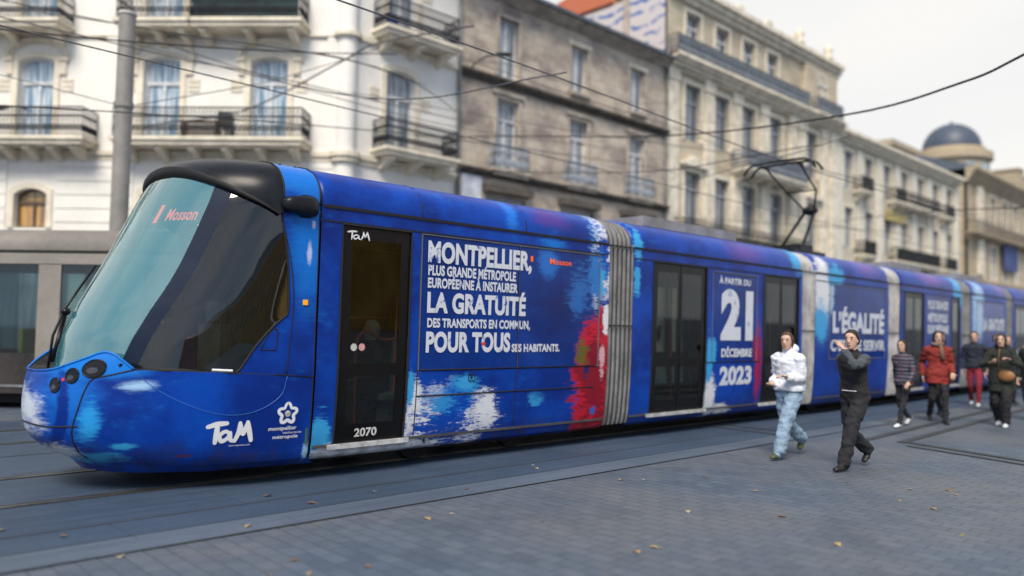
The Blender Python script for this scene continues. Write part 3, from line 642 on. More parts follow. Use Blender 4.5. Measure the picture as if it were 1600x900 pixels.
car(*SPAN[5], livery('sixth car livery', BLUE, DEEP, SKYB, []), [(30.6, 31.9, .37, 2.765), (33, 34.3, .37, 2.765)])
for s_ in (1, -1): door(30.6, 31.9, 2, s_=s_); door(33, 34.3, 2, s_=s_)
for i in range(5): bellows(SPAN[i][1]-.03, SPAN[i+1][0]+.03, M_rubw if i in (1, 2) else M_rubber)
# the rear cab: the same nose turned round
for o in cab_parts:
    c = copy_tree(o, tram); c.matrix_basis = Matrix.Translation((34.87+4.63-2*TX, 0, 0))@Matrix.Scale(-1, 4, (1, 0, 0))
# underframe and wheels
for a, b in SPAN:
    mb = MB(); mb.box(a+.3, b-.3, YC-1.0, YC+1.0, .16, .33); tp(mb, 'underframe', M_under)
mb = MB(); mb.box(3.4, 4.7, YC-.85, YC+.85, .19, .34); tp(mb, 'underframe', M_under)
for x in (6.4, 8.1, 17.2, 19.1, 27.1, 28.7):
    for y in (8.31, 9.78):
        mb = MB(); mb.tube([(x, y-.06, .285), (x, y+.06, .285)], .28, 20); mb.tube([(x, y-.075, .285), (x, y-.05, .285)], .12, 14); tp(mb, 'wheel', M_under)
# pantograph on the third car
M_pan = pm('dark steel', (.02, .021, .023), .5, .6)
mb = MB(); mb.box(16.8, 18.3, YC-.6, YC+.6, 3.46, 3.54); mb.box(17.6, 18.2, YC-.35, YC+.35, 3.54, 3.72); pb = tp(mb, 'pantograph_base', M_pan)
mb = MB()
for dy in (-.12, .12): mb.tube([(17.85, YC+dy*2.2, 3.68), (18.78, YC+dy, 4.62)], .038, 8)
mb.ell((18.78, YC, 4.64), (.14, .2, .11), 10, 8); tp(mb, 'pantograph_lower_arm', M_pan, pb, smooth=True)
mb = MB()
for dy in (-1, 1): mb.tube([(18.76, YC+dy*.12, 4.66), (18.35, YC+dy*.36, 5.05), (17.45, YC+dy*.42, 5.50)], .022, 8)
mb.tube([(18.35, YC-.36, 5.05), (18.35, YC+.36, 5.05)], .018, 6); tp(mb, 'pantograph_upper_arm', M_pan, pb, smooth=True)
mb = MB()
for dx in (-.17, .17):
    mb.tube([(17.4+dx, YC+y, z) for y, z in ((-.88, 5.36), (-.76, 5.52), (-.6, 5.585), (0, 5.60), (.6, 5.585), (.76, 5.52), (.88, 5.36))], .028, 8)
mb.tube([(17.23, YC-.42, 5.52), (17.57, YC-.42, 5.52)], .03, 6); mb.tube([(17.23, YC+.42, 5.52), (17.57, YC+.42, 5.52)], .03, 6); tp(mb, 'pantograph_head', M_pan, pb, smooth=True)
for x0, x1 in ((11.2, 14.2), (22, 24), (27, 29)):
    mb = MB(); mb.box(x0, x1, YC-.7, YC+.7, 3.45, 3.62); tp(mb, 'roof_unit', pm('roof unit grey', (.22, .22, .23), .6))
# ---------------------------------------------------------------- ground, rails
def paving():
    s = NT('square paving'); c = s.coord()
    mp = s.n('ShaderNodeMapping'); s.l(c, mp.inputs[0]); mp.inputs['Rotation'].default_value = (0, 0, R(92))
    wob = s.n('ShaderNodeVectorMath', operation='MULTIPLY_ADD'); nzt = s.n('ShaderNodeTexNoise'); nzt.inputs['Scale'].default_value = 2.5
    s.l(mp.outputs[0], nzt.inputs[0]); s.l(nzt.outputs['Color'], wob.inputs[0]); wob.inputs[1].default_value = (.02, .02, 0); s.l(mp.outputs[0], wob.inputs[2])
    def brick(k, mort):
        b = s.n('ShaderNodeTexBrick'); s.l(wob.outputs[0], b.inputs[0]); b.inputs['Scale'].default_value = 1
        b.inputs['Brick Width'].default_value = .235*k; b.inputs['Row Height'].default_value = .15*k; b.inputs['Mortar Size'].default_value = mort; b.inputs['Mortar Smooth'].default_value = .5
        b.inputs['Color1'].default_value = (.0, .0, .0, 1); b.inputs['Color2'].default_value = (1, 1, 1, 1); b.inputs['Mortar'].default_value = (.5, .5, .5, 1); b.inputs['Bias'].default_value = 0; return b
    b = brick(1.0, .006)
    n1 = s.noise(c, .35, 4); n2 = s.noise(c, 5, 6); n3 = s.noise(c, 90, 2)
    base = s.mix(s.math('MULTIPLY', b.outputs[0], .9), (.052, .078, .120), (.088, .116, .162))
    base = s.mix(s.math('MULTIPLY', s.smooth(n1, .35, .65), .6), base, (.122, .126, .132))
    base = s.mix(s.math('MULTIPLY', s.smooth(n2, .5, .75), .5), base, (.050, .070, .105))
    base = s.mix(s.math('MULTIPLY', s.smooth(n3, .45, .7), .25), base, (.13,.14,.15))
    vo = s.n('ShaderNodeTexVoronoi'); s.l(c, vo.inputs[0]); vo.inputs['Scale'].default_value = 1.3
    base = s.mix(s.math('MULTIPLY', s.smooth(vo.outputs['Distance'], .05, .03), .7), base, (.035, .038, .042))
    st = s.noise(c, .9, 7, .7, ((1, 1, 1), (0, 0, .7), (3, 1, 0))); base = s.mix(s.math('MULTIPLY', s.smooth(st, .5, .62), .38), base, (.045, .058, .082)); base = s.mix(s.math('MULTIPLY', s.smooth(st, .44, .36), .35), base, (.128, .136, .145))
    base = s.mix(s.math('MULTIPLY', b.outputs['Fac'], .50), base, (.038, .043, .052))
    hh = s.math('SUBTRACT', s.math('MULTIPLY', n2, .4), b.outputs['Fac'])
    s.bsdf(base, .62, 0, .4, hh, .006); return s.m
def lane(name, a, b_, scale=3, rough=.6):
    s = NT(name); c = s.coord(); n1 = s.noise(c, .5, 5); n2 = s.noise(c, 7, 6); n3 = s.noise(c, 120, 2); n4 = s.noise(c, 3, 4, .6, ((.12, 3, 1), (0, 0, 0))); n5 = s.noise(c, 22, 4, .6, ((.15, 1.6, 1), (0, 0, 0)))
    cc = s.mix(s.smooth(s.math('ADD', s.math('MULTIPLY', n1, .5), s.math('MULTIPLY', n4, .5)), .36, .62), tuple(x*.82 for x in a), tuple(x*1.08 for x in b_))
    cc = s.mix(s.math('MULTIPLY', s.smooth(n5, .48, .7), .45), cc, tuple(x*.6 for x in a))
    cc = s.mix(s.math('MULTIPLY', s.smooth(n2, .5, .8), .5), cc, tuple(x*.65 for x in a)); cc = s.mix(s.math('MULTIPLY', s.smooth(n3, .5, .7), .35), cc, tuple(x*1.5 for x in b_))
    br = s.n('ShaderNodeTexBrick'); s.l(c, br.inputs[0]); br.inputs['Scale'].default_value = 1; br.inputs['Brick Width'].default_value = 2.4; br.inputs['Row Height'].default_value = .72; br.inputs['Mortar Size'].default_value = .006; br.inputs['Color1'].default_value = (0, 0, 0, 1); br.inputs['Color2'].default_value = (1, 1, 1, 1)
    cc = s.mix(s.math('MULTIPLY', br.outputs[0], .28), cc, tuple(x*1.35 for x in b_)); cc = s.mix(s.math('MULTIPLY', br.outputs['Fac'], .55), cc, tuple(x*.4 for x in a))
    s.bsdf(cc, rough, 0, .4, s.math('ADD', n3, n2), .004); return s.m
def sheet(name, pts, z, mat):
    mb = MB(); mb.add([(x, y, z) for x, y in pts], [tuple(range(len(pts)))]); return tag(mb.build(name, mat), kind='structure')
sheet('ground', [(-400, -400), (600, -400), (600, 600), (-400, 600)], 0, paving())
L1 = lane('tram lane slabs', (.028, .050, .088), (.041, .065, .108))
L2 = lane('granite edge', (.064, .092, .134), (.082, .110, .152))
def strip(x0, x1, f0, f1, n=24): return [(x0+(x1-x0)*i/n, f0(x0+(x1-x0)*i/n)) for i in range(n+1)]+[(x1-(x1-x0)*i/n, f1(x1-(x1-x0)*i/n)) for i in range(n+1)]
sheet('tram_lane', strip(-30, 70, lambda x: 6.58, lambda x: 15.5, 2), .004, L1)
sheet('granite_edging', strip(-30, 16, lambda x: 6.13, lambda x: 6.58, 2), .008, L2)
Mj = pm('slab joint', (.022, .025, .030), .8)
mb = MB()
for y in (7.12, 11.4): mb.box(-30, 70, y-.012, y+.012, .0045, .0075)
for y in (6.13, 6.575): mb.box(-30, 16, y-.008, y+.008, .0085, .0105)
tag(mb.build('slab_joints', Mj), kind='structure')
M_rail = pm('worn rail steel', (.30, .31, .33), .32, .9, var=.25)
M_groove = pm('rail groove', (.012, .012, .014), .8)
for y in (8.31, 9.80, 12.6, 14.1):
    mb = MB(); mb.box(-40, 80, y-.036, y+.020, .0, .012); mb.box(-40, 80, y+.064, y+.078, .0, .012); o = mb.build('rail', M_rail); tag(o, kind='structure')
    mb = MB(); mb.box(-40, 80, y+.021, y+.063, .0, .009); mb.box(-40, 80, y-.075, y-.037, .0, .0085); tag(mb.build('rail_groove', M_groove), kind='structure')
Mb_ = pm('dark paving band', (.035, .040, .048), .6)
def band(p, q, wd=.05):
    d = (Vector(q)-Vector(p)).normalized(); n = Vector((-d.y, d.x))*wd
    sheet('paving_band', [tuple(Vector(p)-n), tuple(Vector(q)-n), tuple(Vector(q)+n), tuple(Vector(p)+n)], .012, Mb_)
band((13.2, 5.42), (24, 6.0), .07); band((13.3, 4.93), (24, 5.48), .07); band((13.42, 4.86), (12.45, 2.4), .07); band((13.0, 4.74), (12.1, 2.4), .05)
band((13.2, 8.0), (13.1, 6.5), .06); band((12.75, 7.9), (12.6, 6.4), .06)

# ---------------------------------------------------------------- facades
S_white = pm('white stone', (.80, .785, .745), .8, var=.05, scale=.7, bump=.004, bscale=30)
S_whtrim = pm('white stone trim', (.72, .66, .545), .8, var=.12, scale=2)
def ashlar(name, a, b, mortar, bw=.75, bh=.36, stain=(.16, .14, .13), sa=.6, dirt=1.0):
    s = NT(name); c = s.coord(); sp = s.n('ShaderNodeSeparateXYZ'); s.l(c, sp.inputs[0]); cb = s.n('ShaderNodeCombineXYZ'); s.l(s.math('ADD', sp.outputs[0], sp.outputs[1]), cb.inputs[0]); s.l(sp.outputs[2], cb.inputs[1])
    br = s.n('ShaderNodeTexBrick'); s.l(cb.outputs[0], br.inputs[0]); br.inputs['Scale'].default_value = 1; br.inputs['Brick Width'].default_value = bw; br.inputs['Row Height'].default_value = bh; br.inputs['Mortar Size'].default_value = .012
    br.inputs['Color1'].default_value = (0, 0, 0, 1); br.inputs['Color2'].default_value = (1, 1, 1, 1)
    n1 = s.noise(c, .55, 7, .65, ((1, 1, 1.6), (0, 0, 0))); n2 = s.noise(c, 6, 6)
    cc = s.mix(br.outputs[0], a, b); cc = s.mix(s.math('MULTIPLY', s.smooth(n1, .42, .66), sa), cc, stain); cc = s.mix(s.math('MULTIPLY', s.smooth(n2, .5, .75), .35), cc, tuple(x*.6 for x in a))
    cc = s.mix(s.math('MULTIPLY', br.outputs['Fac'], .7), cc, mortar); s.bsdf(cc, .85, 0, .2, n2, .006); return s.m
S_brown = ashlar('weathered brown ashlar', (.50, .43, .35), (.60, .525, .44), (.36, .305, .26), .62, .34, (.235, .20, .19), .95)
S_browntrim = pm('brown stone trim', (.40, .355, .30), .85, var=.25, scale=2)
S_darktrim = pm('sooty ledge stone', (.10, .088, .075), .9, var=.3, scale=2)
S_beige = ashlar('beige ashlar', (.52, .45, .33), (.60, .53, .41), (.36, .30, .22), .9, .42, (.34, .29, .22), .65)
S_beigetrim = pm('pale pilaster stone', (.70, .645, .53), .8, var=.18, scale=2)
S_dome = ashlar('tan ashlar', (.42, .35, .25), (.50, .42, .31), (.30, .25, .18), 1.1, .45, (.30, .26, .2), .45)
M_iron = pm('black wrought iron', (.018, .021, .026), .5, .3)
M_frame = pm('white window frame', (.70, .72, .74), .5)
M_greyiron = pm('grey balcony iron', (.16, .185, .22), .6)
M_zinc = pm('zinc roof', (.10, .12, .15), .45, .3)
M_tile = None
def pane_mat(name, curtain, dark, f=.5):
    """window glass with a curtain behind it"""
    s = NT(name); c = s.coord(); sp = s.n('ShaderNodeSeparateXYZ'); s.l(c, sp.inputs[0])
    wv = s.noise(c, 4, 3, .5, ((3, 3, .15), (0, 0, 0))); k = s.smooth(wv, .40, .58)
    cc = s.mix(k, dark, curtain); s.bsdf(cc, .06, 0, .9); return s.m
G_blue = pane_mat('curtained pane', (.56, .63, .70), (.15, .26, .38))  # curtain tones, with a blue-grey sky reflection put into the pane colour
G_dark = pane_mat('dark pane', (.16, .19, .23), (.05, .065, .085))
G_grey = pane_mat('grey pane', (.38, .42, .46), (.14, .17, .21))
G_warm = pane_mat('warm blind pane', (.55, .32, .10), (.20, .13, .07))
M_shut = pm('grey shutter', (.33, .37, .42), .7, var=.1)

def arch_outline(w, h, rise, n=8):
    """window outline, origin at the middle of the sill"""
    p = [(-w/2, 0), (w/2, 0), (w/2, h-rise)]
    if rise > 0:
        r = (w*w/4+rise*rise)/(2*rise); a = math.asin(w/2/r)
        p += [(r*math.sin(a-2*a*i/n), h-r+r*math.cos(a-2*a*i/n)) for i in range(1, n)]
    return p+[(-w/2, h-rise)]
class Facade:
    """walls in a local frame: x along the street, y into the building, z up"""
    def __init__(s, root, M=None): s.root = root; s.M = M
    def part(s, mb, name, mat, parent=None, smooth=False):
        return mb.build(name, mat, parent or s.root, frame=(s.M if (parent is None and s.M is not None) else None), smooth=smooth)
    def wall(s, x0, x1, z0, z1, holes, mat, name='wall', depth=.28, back=6.):
        """holes: (cx, zsill, outline)"""
        outer = [(x0, z0), (x1, z0), (x1, z1), (x0, z1)]; loops = [outer]+[[(cx+u, zs+v) for u, v in ol] for cx, zs, ol in holes]
        tri = geometry.tessellate_polygon([[Vector((u, v, 0)) for u, v in l] for l in loops]); flat = [p for l in loops for p in l]
        mb = MB(); mb.add([(u, 0, v) for u, v in flat], [tuple(t) for t in tri])
        for l in loops[1:]:
            n = len(l); mb.add([(u, 0, v) for u, v in l]+[(u, depth, v) for u, v in l], [(i, (i+1) % n, n+(i+1) % n, n+i) for i in range(n)])
        mb.box(x0, x1, back-.2, back, z0, z1); mb.box(x0, x0+.2, depth+.02, back-.2, z0, z1); mb.box(x1-.2, x1, depth+.02, back-.2, z0, z1); mb.box(x0+.2, x1-.2, depth+.02, back-.2, z1-.2, z1-.003)
        return s.part(mb, name, mat)
    def window(s, cx, zs, w, h, rise, pane, surround=None, transom=.32, frame=M_frame, mull=True, depth=.2, sill=None, sw=.16, out=.06):
        key = (w, h, rise, pane.name, surround and surround.name, transom, frame.name, mull, sw, out); tab = s.__dict__.setdefault('tab', {})
        if key in tab:
            o = copy_tree(tab[key], s.root); o.matrix_basis = (s.M or Matrix())@Matrix.Translation((cx, 0, zs)); return o
        ol = arch_outline(w, h, rise); f = .07; mb = MB()
        inn = arch_outline(w-2*f, h-2*f, rise*.95); inn = [(u, v+f) for u, v in inn]; n = len(ol)
        vs = [(u, depth, v) for u, v in ol]+[(u, depth, v) for u, v in inn]+[(u, depth+.06, v) for u, v in inn]
        mb.add(vs, [(i, (i+1) % n, n+(i+1) % n, n+i) for i in range(n)]+[(n+i, n+(i+1) % n, 2*n+(i+1) % n, 2*n+i) for i in range(n)])
        if mull: mb.box(-.045, .045, depth-.01, depth+.05, f, h*(1-transom) if transom else h-f-.02)
        if transom: mb.box(-w/2+f, w/2-f, depth-.03, depth+.05, h*(1-transom)-.05, h*(1-transom)+.06)
        win = mb.build('window', frame, s.root); win.matrix_basis = (s.M or Matrix())@Matrix.Translation((cx, 0, zs))
        mb = MB(); mb.add([(u, depth+.04, v) for u, v in inn], [tuple(range(n))]); mb.build('pane', pane, win)
        if surround:
            mb = MB(); b = arch_outline(w+2*sw, h+sw, rise*1.2); 
            vs = [(u, -out, v) for u, v in ol]+[(u, -out, v) for u, v in b]+[(u, 0, v) for u, v in b]+[(u, 0, v) for u, v in ol]
            fs = []
            for i in range(n):
                j = (i+1) % n
                if i == 0: continue
                fs += [(i, j, n+j, n+i), (n+i, n+j, 2*n+j, 2*n+i), (i, j, 3*n+j, 3*n+i)]
            mb.add(vs, fs); mb.build('surround', surround, win)
        if sill: mb = MB(); mb.box(-w/2-.2, w/2+.2, -.16, .02, -.14, -.003); mb.build('sill', sill, win)
        tab[key] = win; return win
    def band(s, x0, x1, z0, z1, out, mat, name='cornice', steps=1):
        mb = MB()
        for i in range(steps):
            a = z0+(z1-z0)*i/steps; mb.box(x0-.0, x1+.0, -out*(i+1)/steps, .001+.002*i, a, z0+(z1-z0)*(i+1)/steps-.001)
        return s.part(mb, name, mat)
    def balcony(s, x0, x1, z, out, slab, iron, rail=.98, brackets=0, step=.13, tilt=False, solid=None):
        mb = MB(); mb.box(x0-.1, x1+.1, -out-.08, -.002, z-.12, z); mb.box(x0, x1, -out, -.002, z-.26, z-.122); b = s.part(mb, 'balcony', slab)
        mb = MB(); o = out-.02
        path = [(x0, -.02), (x0, -o), (x1, -o), (x1, -.02)]
        for (a, c), (d, e) in zip(path[:-1], path[1:]):
            for zz, r in ((z+rail, .03), (z+rail*.55, .012), (z+rail*.86, .012), (z+.08, .016)): mb.tube([(a, c, zz), (d, e, zz)], r, 5)
            L = math.hypot(d-a, e-c); m = max(1, int(L/step))
            for i in range(m+1):
                px, py = a+(d-a)*i/m, c+(e-c)*i/m; mb.box(px-.011, px+.011, py-.011, py+.011, z+.0, z+rail)
                if i < m and step < .2:
                    qx, qy = a+(d-a)*(i+.5)/m, c+(e-c)*(i+.5)/m; mb.ell((qx, qy, z+rail*.70), (.045, .045, .06), 5, 4); mb.ell((qx, qy, z+rail*.3), (.04, .04, .14), 5, 4)
        mb.build('railing', iron, b)
        for i in range(brackets):
            x = x0+.35+(x1-x0-.7)*i/max(1, brackets-1); mb = MB()
            mb.prism([(0, 0), (-out*.85, 0), (-out*.85, -.14), (-out*.6, -.20), (-out*.3, -.34), (0, -.46)], lambda u, v, d, x=x: (x-.11+d, u-.003, z-.262+v), 0, .22); mb.build('bracket', slab, b)
        if solid:
            mb = MB(); mb.box(x0+.05, x1-.05, -o+.03, -o+.045, z+.06, z+rail-.04); mb.build('privacy_screen', solid, b)
        return b
rnd = random.Random(3)

# ---- white corner building, two faces
K = Vector((14.98, 23.4, 0)); LA = 24.0; aA = R(-47)
rootA = K-Vector((math.cos(aA), math.sin(aA), 0))*LA
wh = empty('corner_building', rootA, aA, 'white stone corner building with arched French windows and black iron balconies', 'building')
FA = Facade(wh); xa = lambda a: LA-a
MB_B = (Matrix.Translation(rootA)@Matrix.Rotation(aA, 4, 'Z')).inverted()@Matrix.Translation(K)
FB = Facade(wh, MB_B)
cent = [2.71, 6.42, 10.83, 15.2, 19.4]
WIN1 = arch_outline(1.28, 2.92, .14); WINM = arch_outline(1.15, 1.35, .2); WIN2 = arch_outline(1.28, 3.0, .14)
holes = [(xa(a), 7.83, WIN1) for a in cent]+[(xa(a), 11.78, WIN2) for a in cent]+[(xa(a), 15.9, WIN2) for a in cent]+[(xa(a), 4.85, WINM) for a in cent]
FA.wall(0, LA, 0, 21, holes, S_white)
for i, a in enumerate(cent):
    FA.window(xa(a), 7.83, 1.28, 2.92, .14, G_blue, S_whtrim, .30, sw=.2)
    FA.window(xa(a), 11.78, 1.28, 3.0, .14, G_blue, S_whtrim, .30, sw=.2); FA.window(xa(a), 15.9, 1.28, 3.0, .14, G_blue, S_whtrim, .30, sw=.2)
    FA.window(xa(a), 4.85, 1.15, 1.35, .2, G_warm, S_whtrim, .35, frame=pm('brown frame', (.12, .08, .05), .6), sw=.2)
    # arched hood mould over each first-floor window
    for zc in (10.75, 14.78):
        mb = MB(); n = 14; prof = [(1.02, .0), (1.02, .16), (.86, .16), (.86, .08), (.78, .08), (.78, 0)]; vs = []
        for j in range(n+1):
            t = R(180-180*j/n)
            for r_, o_ in prof: vs.append((xa(a)+r_*math.cos(t)*1.12, -o_-.003, zc+.02+.60*r_*math.sin(t)*.95))
        m = len(prof); mb.add(vs, [(j*m+k, j*m+(k+1) % m, (j+1)*m+(k+1) % m, (j+1)*m+k) for j in range(n) for k in range(m)]+[tuple(range(m)), tuple(range(n*m, n*m+m))])
        for sx in (-1, 1):
            mb.box(xa(a)+sx*.98-.16, xa(a)+sx*.98+.16, -.14, -.003, zc-.16, zc); mb.box(xa(a)+sx*.95-.12, xa(a)+sx*.95+.12, -.09, -.003, zc-.62, zc-.17)
        FA.part(mb, 'window_hood', S_whtrim)
    for sx in (-1, 1):      # incised blocks beside the windows
        mb = MB()
        for k in range(3): mb.box(xa(a)+sx*1.12-.2, xa(a)+sx*1.12+.2, -.035, -.003, 9.55+.17*k, 9.66+.17*k)
        FA.part(mb, 'wall_ornament', S_whtrim)
for (a0, a1) in ((1.28, 7.57), (8.62, 13.4), (14.0, 21)):
    FA.balcony(xa(a1), xa(a0), 7.80, .95, S_whtrim, M_iron, .96, 6); 
for (a0, a1) in ((5.15, 7.6), (9.62, 13.4), (14.0, 21)): FA.balcony(xa(a1), xa(a0), 11.76, .95, S_whtrim, M_iron, .96, 3)
FA.balcony(xa(5.10), xa(1.45), 11.76, .95, S_whtrim, M_iron, 1.02, 3, solid=pm('dark green balcony screen', (.012, .045, .05), .7, var=.5, scale=1.5))
FA.band(0, LA+.25, 11.02+.42, 11.50, .10, S_whtrim, 'string_course'); FA.band(0, LA+.3, 7.18, 7.5, .14, S_whtrim, 'string_course', 2); FA.band(0, LA+.25, 15.3, 15.6, .18, S_whtrim, 'string_course', 2)
for a in (0.45, 8.1, 13.7): mb = MB(); mb.box(xa(a)-.28, xa(a)+.28, -.09, -.002, 7.51, 11.42); FA.part(mb, 'pilaster', S_white)
# rusticated courses of the lower storey
for zc in [4.1+.47*k for k in range(7)]:
    segs = [0]+[v for a in sorted(cent, reverse=True) for v in (xa(a)-.86, xa(a)+.86)]+[LA+.02]
    for k in range(0, len(segs), 2): mb = MB(); mb.box(segs[k], segs[k+1], -.045, -.002, zc+.02, min(zc+.445, 7.17)); FA.part(mb, 'stone_course', S_white)
for a in (1.6, 4.6, 7.6, 10.6, 13.6, 16.6): mb = MB(); mb.box(xa(a)-1.2, xa(a)+1.2, -.03, -.004, .3, 3.3); FA.part(mb, 'shop_window', G_dark); FA.band(0, LA, 3.5, 3.95, .3, S_whtrim, 'cornice', 2)
# second face, along the tramway
FB.wall(0, 4.87, 0, 21, [(2.15, 7.83, WIN1), (2.15, 11.78, WIN2), (2.15, 15.9, WIN2), (2.15, 4.85, WINM)], S_white)
for z, h in ((7.83, 2.92), (11.78, 3.0), (15.9, 3.0)): FB.window(2.15, z, 1.28, h, .14, G_grey, S_whtrim, .32, sw=.2)
FB.window(2.15, 4.85, 1.15, 1.35, .2, G_warm, S_whtrim, .35, sw=.2)
FB.balcony(1.02, 4.1, 7.80, .9, S_whtrim, M_iron, .98, 3); FB.balcony(.95, 4.1, 11.95, .9, S_whtrim, M_iron, 1.0, 3); FB.balcony(.95, 4.1, 16.0, .9, S_whtrim, M_iron, 1.0, 3)
FB.band(-.1, 4.84, 11.44, 11.62, .10, S_whtrim, 'string_course'); FB.band(-.12, 4.84, 7.18, 7.5, .14, S_whtrim, 'string_course', 2); FB.band(-.1, 4.84, 15.3, 15.6, .18, S_whtrim, 'string_course', 2)
for sx in (-1, 1):
    for zz in (9.55, 13.6):
        mb = MB()
        for k in range(3): mb.box(2.15+sx*1.12-.2, 2.15+sx*1.12+.2, -.035, -.003, zz+.17*k, zz+.11+.17*k)
        FB.part(mb, 'wall_ornament', S_whtrim)
mb = MB(); mb.lathe([(.34, 0), (.34, 21)], (0, 0.12, 0), 16); FB.part(mb, 'rounded_corner', S_white, smooth=True)
for z0, z1, r_ in ((7.18, 7.34, .46), (7.34, 7.5, .53), (11.44, 11.58, .48), (15.3, 15.6, .55)): mb = MB(); mb.lathe([(.3, z0), (r_, z0), (r_, z1), (.3, z1)], (0, .12, 0), 16); FB.part(mb, 'corner_moulding', S_whtrim)
mb = MB(); mb.tube([(4.80, -.1, 0), (4.80, -.1, 21)], .075, 8); FB.part(mb, 'downpipe', pm('grey downpipe', (.16, .17, .18), .5), smooth=True)

# ---- things on the white building's balconies
def atA(a, out, z): return rootA+Vector((math.cos(aA), math.sin(aA), 0))*xa(a)+Vector((math.sin(aA), -math.cos(aA), 0))*out+Vector((0, 0, z))
mb = MB(); mb.box(-.6, .6, -.2, .2, 0, .08)
for k in range(4): mb.box(-.6, .6, -.215, -.203, .10+.12*k, .19+.12*k)
for sx in (-.57, .57): mb.box(sx-.03, sx+.03, -.2, .2, .08, .6)
o = mb.build('planter_box', pm('weathered wood', (.16, .12, .09), .8, var=.3)); o.location = atA(4.75, .6, 7.80); o.rotation_euler.z = aA; tag(o, 'slatted wooden planter box on the long balcony of the white building', 'planter')
t = empty('garden_chair', atA(3.95, .5, 7.80), aA+.5, 'dark garden chair beside the wooden planter on the long balcony', 'chair')
Mch = pm('dark resin', (.02, .022, .026), .6)
mb = MB(); mb.box(-.24, .24, -.24, .22, .42, .47); mb.build('seat', Mch, t)
mb = MB(); mb.prism([(.2, .45), (.25, .45), (.36, 1.02), (.31, 1.02)], lambda u, v, d: (d, u, v), -.24, .24); mb.build('backrest', Mch, t)
for sx in (-.21, .21):
    for sy in (-.2, .19): mb = MB(); mb.box(sx-.02, sx+.02, sy-.02, sy+.02, 0, .42); mb.build('leg', Mch, t)
mb = MB(); n = 8; vs = []
for i in range(n+1):
    x = -.55+1.1*i/n; zz = -.05*math.sin(i*1.7); vs += [(x, .06, .02+zz*.3-.04*i/n), (x, -.05, .03+zz*.3-.04*i/n), (x, -.07, -.10-.06*math.sin(i*.9)), (x, -.05, -.10-.06*math.sin(i*.9)), (x, .06, -.03)]
mb.add(vs, [(5*i+j, 5*i+(j+1) % 5, 5*i+5+(j+1) % 5, 5*i+5+j) for i in range(n) for j in range(5)]); o = mb.build('cloth', pm('black cloth', (.012, .012, .014), .9)); o.location = atA(11.05, .93, 8.78); o.rotation_euler.z = aA; tag(o, 'black cloth hung over the balcony railing behind the grey mast', 'cloth')
mb = MB(); mb.lathe([(.0, 0), (.19, 0), (.24, .4), (.22, .4), (.18, .05)], n=14); o = mb.build('flower_pot', pm('blue glaze', (.01, .08, .42), .4)); o.location = K+Vector((1.35, -.55, 11.95)); tag(o, 'blue flower pot on the upper side balcony of the white building', 'flower pot')

# ---- brown ashlar building
br = empty('townhouse', (19.86, 23.4, 0), 0, 'weathered brown ashlar house with red tiled roof and dark stone ledges', 'building')
F = Facade(br); LB = 13.42
top = arch_outline(1.12, 2.05, 0); top1 = arch_outline(1.12, 2.4, 0); mid = arch_outline(1.2, 2.85, 0); lowo = arch_outline(2.2, 2.0, 0)
cx = (2.55, 6.85, 11.05)
F.wall(0, LB, 0, 14.8, [(cx[0], 11.75, top1)]+[(c, 12.05, top) for c in cx[1:]]+[(c, 7.98, mid) for c in cx]+[(c, 4.9, lowo) for c in cx], S_brown)
F.window(cx[0], 11.75, 1.12, 2.4, 0, G_grey, S_browntrim, .0, sw=.14)
for c in cx[1:]: F.window(c, 12.05, 1.12, 2.05, 0, G_grey, S_browntrim, 0, sw=.14); mb = MB(); mb.box(c-.75, c+.75, -.09, -.003, 14.12, 14.3); F.part(mb, 'lintel', S_beigetrim)
for c in cx:
    F.window(c, 7.98, 1.2, 2.85, 0, G_grey, S_browntrim, .27, sw=.16); mb = MB(); mb.box(c-.85, c+.85, -.14, -.003, 11.0, 11.12); F.part(mb, 'lintel', S_browntrim)
    F.balcony(c-.95, c+.95, 7.98, .32, S_browntrim, pm('pale railing', (.30, .34, .40), .6), .95, 0, .11)
    mb = MB(); mb.box(c-1.1, c+1.1, .1, .2, 4.9, 6.9); F.part(mb, 'shop_window', G_dark); mb = MB(); mb.box(c-1.25, c+1.25, -.35, -.003, 7.02, 7.3); F.part(mb, 'shop_awning', S_darktrim)
for c in cx[1:]:
    mb = MB(); mb.box(c-.62, c+.62, -.24, -.003, 11.9, 12.04); F.part(mb, 'window_sill', S_browntrim)
F.band(0, LB, 11.30, 11.62, .28, S_darktrim, 'string_course', 3); F.band(0, LB, 7.60, 7.86, .30, S_darktrim, 'string_course', 3)
F.band(0, LB+.0, 14.75, 15.12, .55, S_browntrim, 'cornice', 4)
mb = MB(); mb.box(0, LB, -.66, -.54, 15.06, 15.20); F.part(mb, 'gutter', M_zinc)
def tile_roof():
    s = NT('red roof tiles'); c = s.coord(); wv = s.n('ShaderNodeTexWave'); wv.inputs['Scale'].default_value = 3.2; wv.bands_direction = 'X'; s.l(c, wv.inputs[0]); n = s.noise(c, 5, 6)
    cc = s.mix(n, (.36, .09, .045), (.50, .17, .09)); cc = s.mix(s.math('MULTIPLY', wv.outputs[1], .4), cc, (.16, .05, .03)); s.bsdf(cc, .85, 0, .2, wv.outputs[1], .04); return s.m
M_tile = tile_roof()
mb = MB(); mb.add([(0, -.55, 15.13), (LB, -.55, 15.13), (LB, 6.5, 17.6), (0, 6.5, 17.6), (LB, 12, 15.5), (0, 12, 15.5)], [(0, 1, 2, 3), (3, 2, 4, 5)]); mb.add([(0, -.55, 15.05), (LB, -.55, 15.05), (LB, 12, 15.05), (0, 12, 15.05)], [(0, 1, 2, 3)]); F.part(mb, 'roof', M_tile)
mb = MB(); mb.box(.15, 1.15, -.09, -.01, 5.2, 7.55); F.part(mb, 'shop_sign', pm('white panel', (.60, .64, .72), .5))
